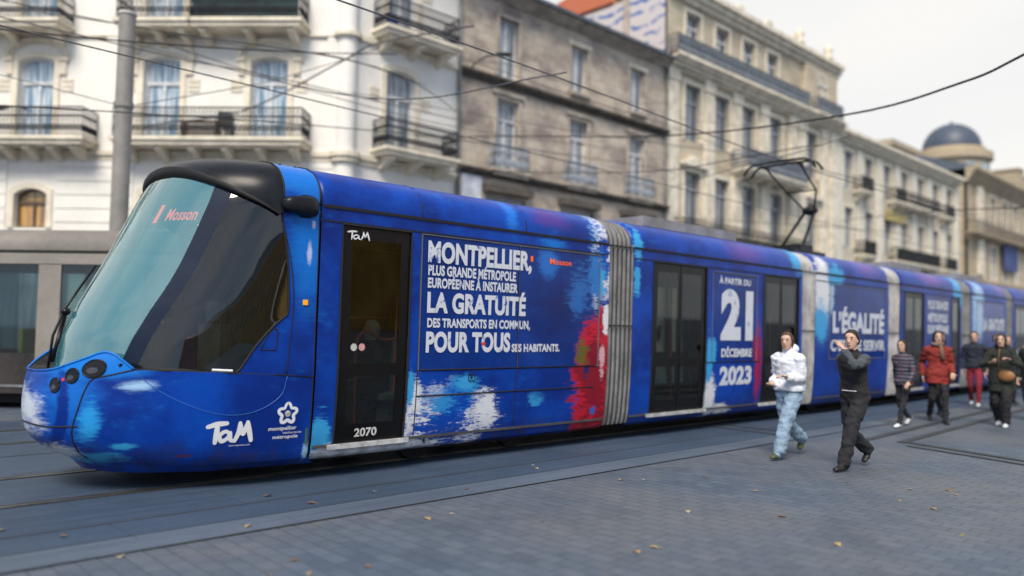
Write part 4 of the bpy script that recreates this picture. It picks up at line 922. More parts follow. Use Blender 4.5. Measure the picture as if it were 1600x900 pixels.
mb = MB(); mb.tube([(LB-.12, -.12, 0), (LB-.12, -.12, 14.7)], .08, 8); F.part(mb, 'downpipe', pm('grey downpipe', (.16, .17, .18), .5), smooth=True)

# ---- beige building with balustrades
bg = empty('beige_building', (33.3, 23.4, 0), 0, 'tall beige stone building with pale pilasters, long top balcony and ornate parapet', 'building')
F = Facade(bg); LG = 19.0
wt = arch_outline(1.35, 2.3, 0); wm = arch_outline(1.45, 2.9, 0)
cx = (2.3, 7.9, 11.0, 15.6); holes = [(c, 15.85, wt) for c in (2.3, 5.1, 7.9, 10.6, 15.8)]+[(c, 11.5, wm) for c in cx]+[(c, 7.0, wm) for c in cx]+[(c, 2.4, wm) for c in cx]
holes = holes+[(5.1, 11.5, wm), (5.1, 7.0, wm)]
F.wall(0, LG, 0, 19.0, holes, S_beige, back=14)
for c in (2.3, 5.1, 7.9, 10.6, 15.8): F.window(c, 15.85, 1.35, 2.3, 0, G_dark, S_beigetrim, .3, sw=.2)
for c in cx+(5.1,): F.window(c, 11.5, 1.45, 2.9, 0, G_dark, S_beigetrim, .3, frame=M_shut, sw=.22); F.window(c, 7.0, 1.45, 2.9, 0, G_dark, S_beigetrim, .3, frame=M_shut, sw=.22)
for c in cx: F.window(c, 2.4, 1.45, 2.9, 0, G_dark, S_beigetrim, .3, frame=M_shut, sw=.22)
for c in (2.3, 15.6):     # pediments
    mb = MB(); mb.prism([(-1.15, 0), (1.15, 0), (1.15, .12), (0, .55), (-1.15, .12)], lambda u, v, d, c=c: (c+u, -d, 10.15+v), .003, .28); F.part(mb, 'pediment', S_beigetrim)
for c in (.45, 3.75, 6.5, 9.5, 13.0, 14.2, 17.2, 18.5):
    mb = MB(); mb.box(c-.42, c+.42, -.16, -.003, 6.2, 14.85); mb.box(c-.5, c+.5, -.22, -.003, 14.3, 14.84); mb.box(c-.5, c+.5, -.22, -.004, 5.6, 6.2); F.part(mb, 'pilaster', S_beigetrim)
F.band(0, LG+.3, 14.86, 15.55, .75, S_beigetrim, 'cornice', 4)
mb = MB(); comb = [(.05, 15.22), (.05, 15.17)]
for k in range(62): comb += [(.1+.305*k, 15.17), (.1+.305*k, 14.98), (.25+.305*k, 14.98), (.25+.305*k, 15.17)]
comb += [(18.98, 15.17), (18.98, 15.22)]; mb.prism(comb, lambda u, v, d: (u, -d, v), .19, .42)
F.part(mb, 'dentil', S_beigetrim)
F.balcony(.1, 14.2, 15.56, .62, S_beigetrim, M_greyiron, .92, 0, .14, solid=pm('grey blue rail infill', (.20, .235, .28), .6, var=.2))
F.balcony(15.0, 18.6, 15.56, .75, S_beigetrim, M_greyiron, .92, 0, .14, solid=pm('grey blue rail infill', (.20, .235, .28), .6))
F.band(-.0, LG+.2, 18.55, 19.35, .6, S_beigetrim, 'cornice', 3)
mb = MB(); mb.box(0, LG, -.1, .35, 19.36, 19.72)
for k in range(5): mb.box(.2+3.2*k, .8+3.2*k, -.16, .42, 19.36, 19.95)
F.part(mb, 'parapet', S_beigetrim)
for c in (14.2, 18.2):
    mb = MB(); mb.lathe([(.0, .0), (.32, 0), (.32, .18), (.12, .25), (.30, .55), (.26, .8), (.08, .95), (0, 1.1)], (c, .1, 19.73), 14); F.part(mb, 'finial', S_beigetrim, smooth=True)
mb = MB(); mb.box(14.3, 18.6, -.32, -.003, 15.6, 18.5); F.part(mb, 'corner_pavilion', S_beige)
F.window(16.4, 15.85, 1.35, 2.3, 0, G_dark, None, .3).matrix_basis = Matrix.Translation((16.4, -.55, 15.85))
b = F.balcony(6.0, 12.9, 10.62, 1.1, S_beigetrim, M_greyiron, 1.05, 5, .14, solid=pm('blue grey balcony screen', (.22, .27, .33), .6, var=.2))
F.balcony(.6, 14, 6.45, .6, S_beigetrim, M_iron, .9, 0, .16)
F.band(0, LG, 5.6, 6.15, .3, S_beigetrim, 'cornice', 2)
mb = MB(); mb.box(-.002, .3, .32, 12.2, 14.9, 19.0); mb.box(-.05, .3, 2.36, 2.70, 14.9, 19.9); F.part(mb, 'side_wall', pm('side wall render', (.40, .38, .35), .85, var=.2))
def mural():
    s = NT('blue brushed mural'); c = s.coord(); n = s.noise(c, 1.1, 3, .5, ((1, 1.0, 2.2), (R(12), 0, 0))); wv = s.n('ShaderNodeTexWave'); wv.inputs['Scale'].default_value = .55; wv.inputs['Distortion'].default_value = 6; wv.inputs['Detail Scale'].default_value = 1.2; wv.bands_direction = 'Z'; s.l(c, wv.inputs[0])
    k = s.math('MULTIPLY', s.smooth(wv.outputs[1], .62, .8), s.smooth(n, .40, .55)); s.bsdf(s.mix(k, (.52, .54, .56), (.08, .16, .42)), .8); return s.m
M_mural = mural()
for y0, y1, z0, z1 in ((.10, 2.30, 15.6, 18.9), (2.76, 6.4, 15.9, 18.85)): mb = MB(); mb.box(-.03, -.004, y0, y1, z0, z1); F.part(mb, 'wall_painting', M_mural)
mb = MB(); mb.add([(-.15, 3.4, 19.02), (-.15, 12.4, 19.02), (5, 8.5, 23.6), (14, 8.5, 23.6), (19, 12.4, 19.02), (19, 3.4, 19.02)], [(0, 2, 1), (0, 5, 3, 2), (1, 2, 3, 4), (3, 5, 4), (0, 1, 4, 5)]); F.part(mb, 'roof', M_tile)
mb = MB(); mb.box(1, 2.2, 3, 4.5, 19.73, 21.4); mb.box(9, 10.2, 4, 5.2, 19.73, 21.2); F.part(mb, 'chimney', S_beige)

# ---- long lower building with dark balcony screens
lw = empty('long_building', (52.35, 23.4, 0), 0, 'long lower stone building with white pilasters and dark green balcony screens', 'building')
F = Facade(lw); LW = 23.5; xs_ = [1.9+3.3*i for i in range(7)]
S_pale = ashlar('pale ashlar', (.52, .47, .37), (.59, .54, .44), (.38, .35, .3), .9, .42, (.38, .36, .33), .4)
holes = [(c, z, arch_outline(1.4, h, 0)) for c in xs_ for z, h in ((11.6, 2.5), (7.6, 2.7), (3.2, 2.9))]
F.wall(0, LW, 0, 15.0, holes, S_pale, back=14)
for c in xs_:
    F.window(c, 11.6, 1.4, 2.5, 0, G_grey, S_beigetrim, .3, frame=M_shut, sw=.2); F.window(c, 7.6, 1.4, 2.7, 0, G_grey, S_beigetrim, .3, frame=M_shut, sw=.2); F.window(c, 3.2, 1.4, 2.9, 0, G_dark, S_beigetrim, .3, sw=.2)
for c in [.3+3.3*i for i in range(8)]: mb = MB(); mb.box(c-.4, c+.4, -.14, -.003, 2.6, 14.4); F.part(mb, 'pilaster', pm('white pilaster', (.68, .65, .57), .8, var=.12))
F.band(-.1, LW+.3, 14.6, 15.3, .7, S_beigetrim, 'cornice', 3)
mb = MB(); mb.add([(0, -.6, 15.32), (LW, -.6, 15.32), (LW, 7, 16.6), (0, 7, 16.6), (LW, 14, 15.3), (0, 14, 15.3)], [(0, 1, 2, 3), (3, 2, 4, 5)]); F.part(mb, 'roof', M_zinc)
GS = pm('dark green balcony screen', (.012, .045, .05), .7); OL = pm('olive balcony screen', (.07, .085, .06), .7)
for x0, x1, z, scn in ((2.6, 4.5, 11.55, OL), (8.5, 10.5, 11.55, OL), (10.9, 17.5, 11.55, None), (2.9, 4.9, 7.2, OL), (8.6, 17.4, 7.2, OL), (19, 21, 11.55, OL), (18.9, 21.5, 7.2, OL)): F.balcony(x0, x1, z, .7, S_beigetrim, M_iron, .95, 2, .16, solid=scn)
F.band(0, LW, 6.2, 6.6, .25, S_beigetrim, 'string_course', 2)
mb = MB(); mb.box(7.9, 11.2, -.30, -.15, 10.1, 10.8); F.part(mb, 'shop_sign', pm('yellow sign', (.42, .34, .12), .6))

# ---- domed building
dm = empty('domed_building', (85.8, 25.5, 0), 0, 'tan stone building with a grey dome over its rounded corner', 'building')
F = Facade(dm); LD = 34
xs_ = [4+4.1*i for i in range(7)]
holes = [(c, z, arch_outline(1.7, h, 0)) for c in xs_ for z, h in ((13.2, 3.0), (7.6, 3.4), (2.6, 3.4))]
F.wall(0, LD, 0, 17.3, holes, S_dome, back=16)
for c in xs_:
    for z, h in ((13.2, 3.0), (7.6, 3.4), (2.6, 3.4)): F.window(c, z, 1.7, h, 0, G_blue if z < 8 else G_dark, S_beigetrim, .3, sw=.25)
F.band(-.4, LD, 16.8, 18.2, 1.0, S_dome, 'cornice', 4); F.balcony(-.6, LD, 11.9, .9, S_dome, M_iron, 1.05, 12, .2); F.balcony(-.6, LD, 6.0, .9, S_dome, M_iron, 1.05, 0, .2)
mb = MB(); mb.add([(-.4, -.8, 18.22), (LD, -.8, 18.22), (LD, 4.5, 20.0), (0, 4.5, 20.0), (LD, 16, 20), (0, 16, 20), (-.4, -.8, 18.0), (LD, -.8, 18.0), (LD, 16, 18.0), (0, 16, 18.0)], [(0, 1, 2, 3), (3, 2, 4, 5), (0, 3, 5, 9, 6), (1, 7, 8, 4, 2), (6, 7, 8, 9), (0, 6, 7, 1), (5, 4, 8, 9)])
F.part(mb, 'roof', M_zinc)
for c in (20, 26):
    mb = MB(); mb.box(c-1, c+1, .3, 3.2, 18.4, 20.8); mb.box(c-1.15, c+1.15, .2, 3.3, 20.81, 21.05); F.part(mb, 'dormer', S_dome)
mb = MB(); mb.box(1, 10.5, 7.5, 15, 17.8, 21.6); mb.box(.6, 10.9, 7.1, 15.4, 21.62, 22.2); F.part(mb, 'side_wing', S_dome)
cxd, cyd = 14.0, 5.7
mb = MB(); mb.lathe([(0, 17.4), (3.7, 17.4), (3.7, 21.3), (4.15, 21.5), (4.15, 22.3), (3.4, 22.4), (3.4, 22.9), (0, 22.9)], (cxd, cyd, 0), 32); F.part(mb, 'rotunda', S_dome, smooth=30)
for k in range(12):
    mb = MB(); t = R(15+30*k); M_ = Matrix.Translation((cxd, cyd, 0))@Matrix.Rotation(t, 4, 'Z'); mb.add([M_@Vector(p) for p in [(3.66, -.5, 18.4), (3.74, -.5, 18.4), (3.74, .5, 18.4), (3.66, .5, 18.4), (3.66, -.5, 20.9), (3.74, -.5, 20.9), (3.74, .5, 20.9), (3.66, .5, 20.9)]], [(0, 3, 2, 1), (4, 5, 6, 7), (0, 1, 5, 4), (1, 2, 6, 5), (2, 3, 7, 6), (3, 0, 4, 7)]); F.part(mb, 'window', G_blue)
mb = MB(); mb.lathe([(3.05*math.cos(R(a)), 22.9+3.05*math.sin(R(a))**.95 if a else 22.9) for a in range(0, 91, 6)], (cxd, cyd, 0), 32); mb.lathe([(.2, 25.9), (.15, 26.2), (0, 26.3)], (cxd, cyd, 0), 10); F.part(mb, 'dome', pm('slate dome', (.055, .075, .115), .5, var=.2), smooth=True)
mb = MB(); mb.box(2.6, 4.3, -.25, -.05, 17.3-17.3+8, 16.7); F.part(mb, 'corner_pilaster', S_beigetrim)
mb = MB(); mb.box(10.4, 15.6, -.36, -.30, 8.9, 11.7); F.part(mb, 'banner', pm('blue banner', (.045, .07, .22), .7, var=.25, scale=1.2))

# ---- stone building across the square, behind the viewer: it shows in the tram's glass
bk = empty('square_building', (30, -105, 0), R(180), 'sandstone building across the square, mirrored in the dark glass of the tram cab', 'building')
F = Facade(bk); xs_ = [3+4.0*i for i in range(21)]
holes = [(c, z, arch_outline(1.5, 2.8, .1)) for c in xs_ for z in (5.5, 10.0)]
F.wall(0, 88, 0, 15.5, holes, pm('warm sandstone', (.55, .38, .16), .85, var=.2, scale=.5), back=12)
for c in xs_:
    for z in (5.5, 10.0): F.window(c, z, 1.5, 2.8, .1, G_dark, None, .3)
F.band(0, 88, 15.0, 15.8, .6, S_beigetrim, 'cornice', 3)
mb = MB(); mb.add([(0, -.5, 15.82), (88, -.5, 15.82), (88, 6, 19), (0, 6, 19), (88, 12, 15.8), (0, 12, 15.8)], [(0, 1, 2, 3), (3, 2, 4, 5)]); F.part(mb, 'roof', M_zinc)

gd = empty('golden_building', (34, -38, 0), R(-90), 'sunlit golden stone building off to the side, mirrored in the rear of the cab window', 'building')
F = Facade(gd); xs_ = [3+4.4*i for i in range(17)]
holes = [(c, z, arch_outline(1.5, 2.8, .1)) for c in xs_ for z in (4.5, 8.6)]
F.wall(0, 78, 0, 12.6, holes, pm('sun-gold sandstone', (.78, .48, .12), .85, var=.2, scale=.5), back=12)  # unseen wall; strong gold albedo puts bright sunlight into its colour
for c in xs_:
    for z in (4.5, 8.6): F.window(c, z, 1.5, 2.8, .1, G_dark, None, .3)
F.band(0, 78, 12.2, 12.9, .6, S_beigetrim, 'cornice', 3)
# ---------------------------------------------------------------- second tram, behind on the left
a4 = TH-R(90)-R(4); t2o = Vector((5.47, 16.04, 0))
t2 = empty('tram', t2o, a4, 'beige and dark grey tram passing behind the nose of the blue tram', 'tram')
M_t2 = pm('taupe tram paint', (.24, .222, .20), .4, var=.12, scale=.8); M_t2d = pm('dark bronze tram paint', (.028, .024, .022), .3, var=.4, scale=1.2)
M_t2g = glass('second tram glass', (.55, .66, .67), .06)
Lx0, Lx1 = -26.0, 2.4
def t2p(mb, name, mat, smooth=False, parent=None): return mb.build(name, mat, parent or t2, smooth=smooth)
prof = [(0, 3.0), (0, 3.06), (.03, 3.18), (.10, 3.30), (.24, 3.39), (.5, 3.44), (1.3, 3.46), (2.1, 3.44), (2.36, 3.39), (2.5, 3.3), (2.57, 3.18), (2.6, 3.0)]
mb = MB(); vs = [(x, y, z) for x in (Lx0, Lx1) for y, z in prof]; n = len(prof); mb.add(vs, [(i, i+1, n+i+1, n+i) for i in range(n-1)]+[tuple(range(n)), tuple(range(n, 2*n))]); t2p(mb, 'roof_fairing', M_t2, True)
mb = MB(); mb.box(Lx0, Lx1, -.006, .02, 2.955, 3.0); t2p(mb, 'gutter', M_gap)
mb = MB(); mb.box(Lx0, Lx1, .0, .05, 2.72, 2.95); mb.box(Lx0, Lx1, 0, .05, .30, 1.05); mb.box(Lx0, Lx1, 2.55, 2.6, .3, 1.05); mb.box(Lx0, Lx1, 2.55, 2.6, 2.72, 2.95); mb.box(Lx1-.05, Lx1, .06, 2.54, .3, 2.95); mb.box(Lx0, Lx1, .06, 2.54, .3, .36); t2p(mb, 'car_body', [M_t2d])
mb = MB(); mb.box(Lx0, Lx1, -.012, -.002, 2.74, 2.94); t2p(mb, 'window_header', M_t2)
posts = [-25.5, -21, -17.5, -14, -10.2, -6.4, -3.6, -1.42, .2, 1.6]
for x in posts:
    mb = MB(); mb.box(x-.22, x+.22, -.004, .045, .72, 2.73); t2p(mb, 'window_post', M_t2)
for i in range(len(posts)-1):
    mb = MB(); mb.box(posts[i]+.22, posts[i+1]-.22, .015, .03, 1.05, 2.72); t2p(mb, 'side_window', M_t2g)
    mb = MB(); mb.box(posts[i]+.22, posts[i+1]-.22, 2.57, 2.585, 1.05, 2.72); t2p(mb, 'side_window', M_t2g)
mb = MB(); mb.box(Lx0, Lx1, -.02, -.002, .42, .46); t2p(mb, 'trim_strip', pm('steel strip', (.25, .26, .28), .4, .5))
mb = MB(); mb.box(Lx0+.5, Lx1-.4, .3, 2.3, .1, .3); t2p(mb, 'underframe', M_under)
M_yel = pm('yellow seat', (.50, .33, .03), .6)
for x in (-2.5, -.75, .75, -5, -8):
    mb = MB(); mb.box(x-.25, x+.25, .5, 1.0, .80, .88); mb.box(x+.18, x+.25, .5, 1.0, .88, 1.5); mb.box(x-.06, x+.06, .65, .85, .36, .8); t2p(mb, 'seat', M_yel)
mb = MB()
for x in (-1.95, -.4, 1.0): mb.tube([(x, .5, .4), (x, .5, 2.9)], .02, 6)
t2p(mb, 'handrail', pm('yellow rail', (.55, .38, .05), .4))

# ---------------------------------------------------------------- masts, wires, lamp
M_mast = pm('grey painted steel mast', (.24, .232, .222), .5, var=.12)
mb = MB(); mb.tube([(0, 0, 0), (0, 0, .05), (0, 0, 8.95)], [.30, .205, .19], 20); o = None
mast = mb.build('mast', M_mast, smooth=40); mast.location = (6.72, 20.1, 0); tag(mast, 'tall round grey steel mast before the white corner building, carrying tram wires', 'mast')
mb = MB(); mb.tube([(0, 0, 8.95), (0, 0, 9.0)], .215, 20); mb.build('mast_cap', pm('pale cap', (.6, .6, .58), .5), mast, smooth=40)
mb = MB(); mb.tube([(0, 0, 6.72), (0, 0, 6.84)], .225, 18); mb.tube([(-.24, 0, 6.78), (.24, 0, 6.78)], .03, 6); mb.build('mast_clamp', M_mast, mast, smooth=40)
m2 = MB(); m2.tube([(0, 0, 0), (0, 0, .05), (0, 0, 7.2)], [.24, .15, .13], 20); m2 = m2.build('mast', M_mast, smooth=40); m2.location = (12.9, 1.15, 0); tag(m2, 'thinner grey steel mast on the open paving, holding the thick black cable', 'mast')
M_wire = pm('black cable', (.012, .012, .014), .6); M_wireg = pm('grey steel wire', (.11, .11, .115), .5, .4)
def wire(name, pts, r, label, mat=None, cat='wire', group=None):
    P = []; c = [Vector(p) for p in pts]
    c2 = [c[0]*2-c[1]]+c+[c[-1]*2-c[-2]]
    for i in range(1, len(c2)-2):
        for k in range(6):
            t = k/6; a, b, d, e = c2[i-1:i+3]; P.append(.5*((2*b)+(d-a)*t+(2*a-5*b+4*d-e)*t*t+(3*b-a-3*d+e)*t**3))
    P.append(c[-1]); mb = MB(); mb.tube(P, r, 6); o = mb.build(name, mat or M_wire, origin=c[0], smooth=True); return tag(o, label, cat, group)
wire('span_wire', [(4.77, 23.29, 9.45), (7.03, 21.78, 9.27), (10.24, 20.74, 9.22), (12.99, 20.85, 9.68), (18.2, 23.3, 10.5)], .013, 'thin grey wire passing the top of the grey mast towards the brown house', M_wireg)
wire('feeder_cable', [(1.5, 19.2, 7.3), (3.83, 18.62, 7.44), (6.6, 18.01, 7.73), (10.14, 18.04, 8.44), (15.35, 21.35, 10.49), (16.4, 23.3, 11.2)], .017, 'black cable sloping across the tall windows of the white corner building')
wire('contact_wire', [(2.5, 20.3, 8.2), (5.32, 19.26, 7.92), (7.72, 19.01, 7.87), (10.18, 19.41, 8.11), (18.53, 21.04, 8.77)], .015, 'grey wire crossing the left window row and sloping to the brown house', M_wireg)
wire('stay_wire', [(1.8, 28.0, 8.6), (4.14, 23.91, 7.92), (6.5, 20.2, 6.80)], .012, 'stay wire from the mast clamp to the far left', M_wireg)
wire('stay_wire', [(6.95, 20.0, 6.82), (10.26, 20.72, 8.2), (11.51, 20.9, 8.8), (15.9, 23.0, 11.2)], .014, 'stay wire rising from the mast clamp to the corner balcony', M_wireg)
wire('feeder_cable', [(1.0, 17.4, 5.3), (3.64, 17.41, 5.64), (5.84, 17.36, 5.94), (10.45, 17.75, 6.61), (16.56, 18.77, 7.43), (28.29, 19.9, 8.46), (33.6, 23.3, 9.2)], .013, 'long black wire running along the lower balcony railings')
wire('span_wire', [(9.5, 26.4, 7.9), (12.33, 25.6, 8.79), (13.54, 21.72, 9.84), (13.79, 20.08, 10.11), (13.2, 15.06, 9.19)], .028, 'thick grey wire rising from the long balcony to the upper right of the corner', M_wireg)
wire('feeder_cable', [(18.7, 23.3, 8.66), (18.79, 19.39, 8.11), (17.53, 12.24, 6.76), (15.84, 6.89, 6.01), (14.75, 4.47, 5.9), (14.14, 3.39, 5.98), (12.9, 1.28, 6.3)], .020, 'thick black cable sweeping from the brown house up across the open sky')
wire('span_wire', [(19.3, 23.38, 7.54), (19.58, 17.22, 6.72), (19.97, 14.05, 6.45), (19.86, 12.06, 6.43), (19.84, 9.98, 6.48), (19.85, 9.2, 6.45)], .014, 'black span wire just above the pantograph of the blue tram')
wire('feeder_cable', [(53, 23.3, 9.3), (36.14, 12.23, 6.9), (28.69, 6.93, 5.7), (25.28, 4.67, 5.21), (20, 2.4, 5.2), (12.98, 1.2, 6.1)], .022, 'black cable in front of the domed building')
wire('contact_wire', [(-6, YC, 5.86), (7.93, YC, 5.84), (17.4, YC, 5.64), (28, YC, 5.74), (60, YC, 5.8)], .012, 'straight contact wire above the roof of the blue tram', M_wireg)
wire('span_wire', [(19.48, 22.9, 11.63), (20.85, 21.57, 11.5), (24.06, 21.23, 11.35), (28.92, 22.08, 11.89), (33.4, 23.3, 13.08)], .014, 'thin wire crossing the upper windows of the brown house', M_wireg)
wire('span_wire', [(33.4, 23.3, 8.75), (19.67, 11.54, 6.15), (18.9, 9.5, 6.12), (19.85, 8.51, 6.58)], .013, 'wire meeting the pantograph from the beige building', M_wireg)
wire('contact_wire', [(-6, 13.4, 5.9), (8, 13.4, 5.85), (28, 13.4, 5.8), (60, 13.4, 5.8)], .012, 'straight contact wire over the far track', M_wireg)
wire('span_wire', [(34, 23.3, 12.4), (42, 21.5, 12.9), (51.5, 23.3, 15.2)], .014, 'wire slanting up across the top storey of the beige building', M_wireg)
wire('feeder_cable', [(33.3, 22.9, 7.3), (40, 15, 6.6), (48, 18, 6.8), (60, 23.1, 7.6)], .015, 'sagging black wire low across the long lower building')
wire('span_wire', [(6.72, 20.1, 8.55), (13, 20.6, 8.35), (20, 21.5, 8.75), (33.2, 23.2, 10.4)], .013, 'long grey wire from the grey mast to the beige building', M_wireg)
wire('span_wire', [(14.6, 22.6, 9.3), (19.8, 18, 8.3), (27, 12.5, 7.3), (36, 9.03, 5.9)], .013, 'grey wire from the white corner down to the contact wire', M_wireg)
wire('span_wire', [(6.72, 20.1, 8.3), (9.0, 13.4, 6.15), (10, 9.03, 5.95)], .013, 'grey wire from the mast down over the roof of the blue tram', M_wireg)
wire('span_wire', [(16.8, 23.3, 12.0), (20.5, 19.5, 10.2), (28, 17.5, 9.2), (41, 23.2, 10.4)], .014, 'drooping wire across the brown house and the beige balcony', M_wireg)
wire('feeder_cable', [(2, 24.5, 9.9), (6.72, 20.1, 8.7), (12, 17.5, 8.4), (19.86, 23.3, 9.8)], .015, 'black cable swagged from the far left over the mast to the brown house')
# street lamp on a wall arm
lp = empty('wall_lamp', (20.3, 23.4, 11.5), 0, 'dark street lamp on a curved arm fixed at the end of the brown house', 'street lamp')
mb = MB(); mb.tube([(0, 0, -.1), (.1, -.2, .3), (.45, -.5, .62), (.8, -.75, .72)], .04, 8); mb.build('lamp_arm', M_iron, lp, smooth=True)
mb = MB(); mb.ell((1.0, -.9, .74), (.34, .15, .085), 14, 8, rot=Matrix.Rotation(R(-38), 3, 'Z')); mb.build('lamp_head', M_iron, lp, smooth=True)

# ---------------------------------------------------------------- dead leaves on the paving
M_leafs = [pm('yellow leaf', (.36, .26, .12), .8, var=.3), pm('brown leaf', (.20, .11, .06), .8, var=.3), pm('pale leaf', (.34, .31, .23), .8, var=.3)]
protos = []
for m in M_leafs:
    mb = MB(); o_ = [(0, -.06, .002), (.03, -.03, .012), (.045, .0, .018), (.03, .035, .014), (0, .065, .004), (-.03, .035, .012), (-.045, 0, .016), (-.03, -.03, .010)]
    mb.add(o_+[(0, 0, .004)], [(i, (i+1) % 8, 8) for i in range(8)]); mb.tube([(0, -.06, .003), (.005, -.10, .005)], .003, 4); protos.append(mb.build('fallen_leaf', m))
pos = [(4.05, 6.75), (3.2, 6.3), (3.0, 5.2), (3.3, 4.75), (2.7, 5.0), (5.6, 6.35), (6.2, 6.9), (7.3, 5.7), (8.2, 5.2), (6.5, 4.3), (7.9, 4.4), (9.2, 4.0), (5.2, 4.9), (4.5, 5.6), (2.0, 6.9), (1.7, 7.4), (3.9, 7.3), (6.9, 7.2)]
for i in range(26):
    D = rnd.uniform(3.6, 11); X = rnd.uniform(-.5, .62)*D; p = Vector((math.cos(TH), math.sin(TH)))*D+Vector((math.sin(TH), -math.cos(TH)))*X
    if p.y < 7.4: pos.append((p.x, p.y))
for i, (x, y) in enumerate(pos):
    k = rnd.choice((0, 0, 1, 2)); o = protos[k] if not protos[k].get('label') else protos[k].copy()
    if o.name not in col.objects: col.objects.link(o)
    o.location = (x, y, .012 if y > 6.1 else .002); o.rotation_euler = (rnd.uniform(-.12, .12), rnd.uniform(-.12, .12), rnd.uniform(0, 6.3)); sc_ = rnd.uniform(.35, .75); o.scale = (sc_, sc_, sc_)
    tag(o, 'small dry autumn leaf lying flat on the paving', 'leaf', 'autumn leaves scattered on the paving')
# ---------------------------------------------------------------- people
SKIN = pm('skin', (.42, .25, .18), .55, var=.1, scale=20); SKIN2 = pm('fair skin', (.52, .33, .25), .55, var=.1, scale=20)
LIP = pm('lips', (.28, .09, .08), .5); EYEM = pm('eye', (.02, .015, .012), .3)
def ik(a, b, l1, l2, pole):
    d = b-a; L = min(d.length, (l1+l2)*.995); d.normalize(); x = (l1*l1-l2*l2+L*L)/(2*L); h = math.sqrt(max(0, l1*l1-x*x))
    p = (pole-d*pole.dot(d)).normalized(); return a+d*x+p*h, a+d*L
def loft(rings, n=16):
    """rings: (centre, right vector, front vector, half width, half depth)"""
    vs = []; 
    for c, rv, fv, a, b in rings:
        for k in range(n):
            t = 2*math.pi*k/n; q = lambda v, e: math.copysign(abs(v)**e, v)
            vs.append(c+rv*a*q(math.cos(t), .9)+fv*b*q(math.sin(t), .9))
    m = len(rings); fs = [(i*n+k, i*n+(k+1) % n, (i+1)*n+(k+1) % n, (i+1)*n+k) for i in range(m-1) for k in range(n)]
    return vs, fs+[tuple(range(n))[::-1], tuple(range((m-1)*n, m*n))]
def limb(pts, rad, n=12):
    P = []; Rr = []
    for i in range(len(pts)-1):
        for k in range(4): t = k/4; P.append(pts[i].lerp(pts[i+1], t)); Rr.append(rad[i]+(rad[i+1]-rad[i])*t)
    P.append(pts[-1]); Rr.append(rad[-1]); mb = MB(); mb.tube(P, Rr, n); return mb.v, mb.f
def person(loc, heading, label, H=1.7, build=1.0, feet=((.30, 0, .0), (-.28, .0, .06)), hands=((.0, .0, 0), (.0, .0, 0)), top='w', mats=None, hem=.86, sleeve=1.0, leg=1.0, hair='short', hairm=None, skin=SKIN2, turn=0., fem=False, lean=.03, flare=1.0, bag=None, phone=False, seed=1, hood=False, scarf=None, belt=None, collar=None, rips=False, hip=.90):
    s = H/1.7; rn = random.Random(seed); root = empty('person', loc, heading, label, 'person', None)
    V = lambda x, y, z: Vector((x, y, z))*s          # x forward, y to the body's left
    M_top, M_leg, M_shoe, M_in = mats; X, Y, Z = Vector((1, 0, 0)), Vector((0, 1, 0)), Vector((0, 0, 1))
    sw = (.170 if fem else .190)*build; mid = (feet[0][0]+feet[1][0])/2
    pel = V(mid*.5+.0, 0, hip-.015); chest = pel+V(lean, 0, .46); neck = pel+V(lean*1.3, 0, .58); head = pel+V(lean*1.3+.025, 0, .705)
    prims = []                                         # (verts, faces, region, axis points, radius)
    def put(v, f, reg, ax, r): prims.append((v, f, reg, ax, r))
    # legs
    knees = []
    for sd, (fx, fy, fz) in zip((1, -1), feet):
        hp = pel+V(0, sd*.088, -.02); an = V(fx, sd*.085+fy, .085+fz); kn, an = ik(hp, an, .425*s, .415*s, X+Y*sd*.08); knees.append(kn)
        th, ca, ak = .088*leg*s, .062*leg*s*(1.15 if leg > 1.05 else 1), .045*leg*s*(1.45 if leg > 1.05 else 1)
        v, f = limb([hp+V(0, 0, .03), kn, an+V(0, 0, -.02)], [th, ca*1.02, ak]); put(v, f, 'leg', [hp, kn, an], ca)
        pitch = -min(.9, fz*5.0) if fx < 0 else min(.25, fz*3); fd = Vector((math.cos(pitch), 0, math.sin(pitch))); fu = Vector((-math.sin(pitch), 0, math.cos(pitch)))
        b = an+fu*(-.048*s)
        rings = [(b+fd*(-.075*s)+fu*.012*s, Y, fu, .030*s, .030*s), (b+fd*(-.05*s)+fu*.012*s, Y, fu, .040*s, .046*s), (b+fd*.03*s+fu*.010*s, Y, fu, .042*s, .048*s), (b+fd*.10*s-fu*.006*s, Y, fu, .047*s, .032*s), (b+fd*.165*s-fu*.012*s, Y, fu, .040*s, .024*s), (b+fd*.185*s-fu*.014*s, Y, fu, .022*s, .015*s)]
        v, f = loft(rings); put(v, f, 'shoe', [b+fd*(-.05*s), b+fd*.16*s], .04*s)
    # torso, clothed
    hz = (hem-.90); ww = .165 if fem else .168; k = flare
    rings = [(pel+V(-.0, 0, hz), Y, X, ww*1.02*k*build*s, .125*k*build*s), (pel+V(lean*.1, 0, max(hz+.06, .02)), Y, X, ww*1.02*k*build*s, .128*k*build*s), (pel+V(lean*.4, 0, .20), Y, X, (.142 if fem else .155)*build*s*(.5+.5*k), .112*build*s), (pel+V(lean*.8, 0, .36), Y, X, .168*build*s, .120*build*s), (chest+V(0, 0, .0), Y, X, sw*.92*s, .110*build*s), (chest+V(0, 0, .055), Y, X, sw*.66*s, .090*s), (chest+V(0, 0, .095), Y, X, sw*.42*s, .072*s), (neck+V(-.005, 0, .005), Y, X, .066*s, .064*s)]
    v, f = loft(rings, 20); put(v, f, 'top', [pel+V(0, 0, hz), chest], .12*s)
    v, f = loft([(pel+V(0, 0, -.08), Y, X, .145*s, .10*s), (pel+V(0, 0, 0), Y, X, .162*s, .118*s), (pel+V(0, 0, .09), Y, X, .148*s, .105*s)]); put(v, f, 'leg', [pel+V(0, 0, -.06), pel+V(0, 0, .02)], .10*s)
    # arms
    fingers = []
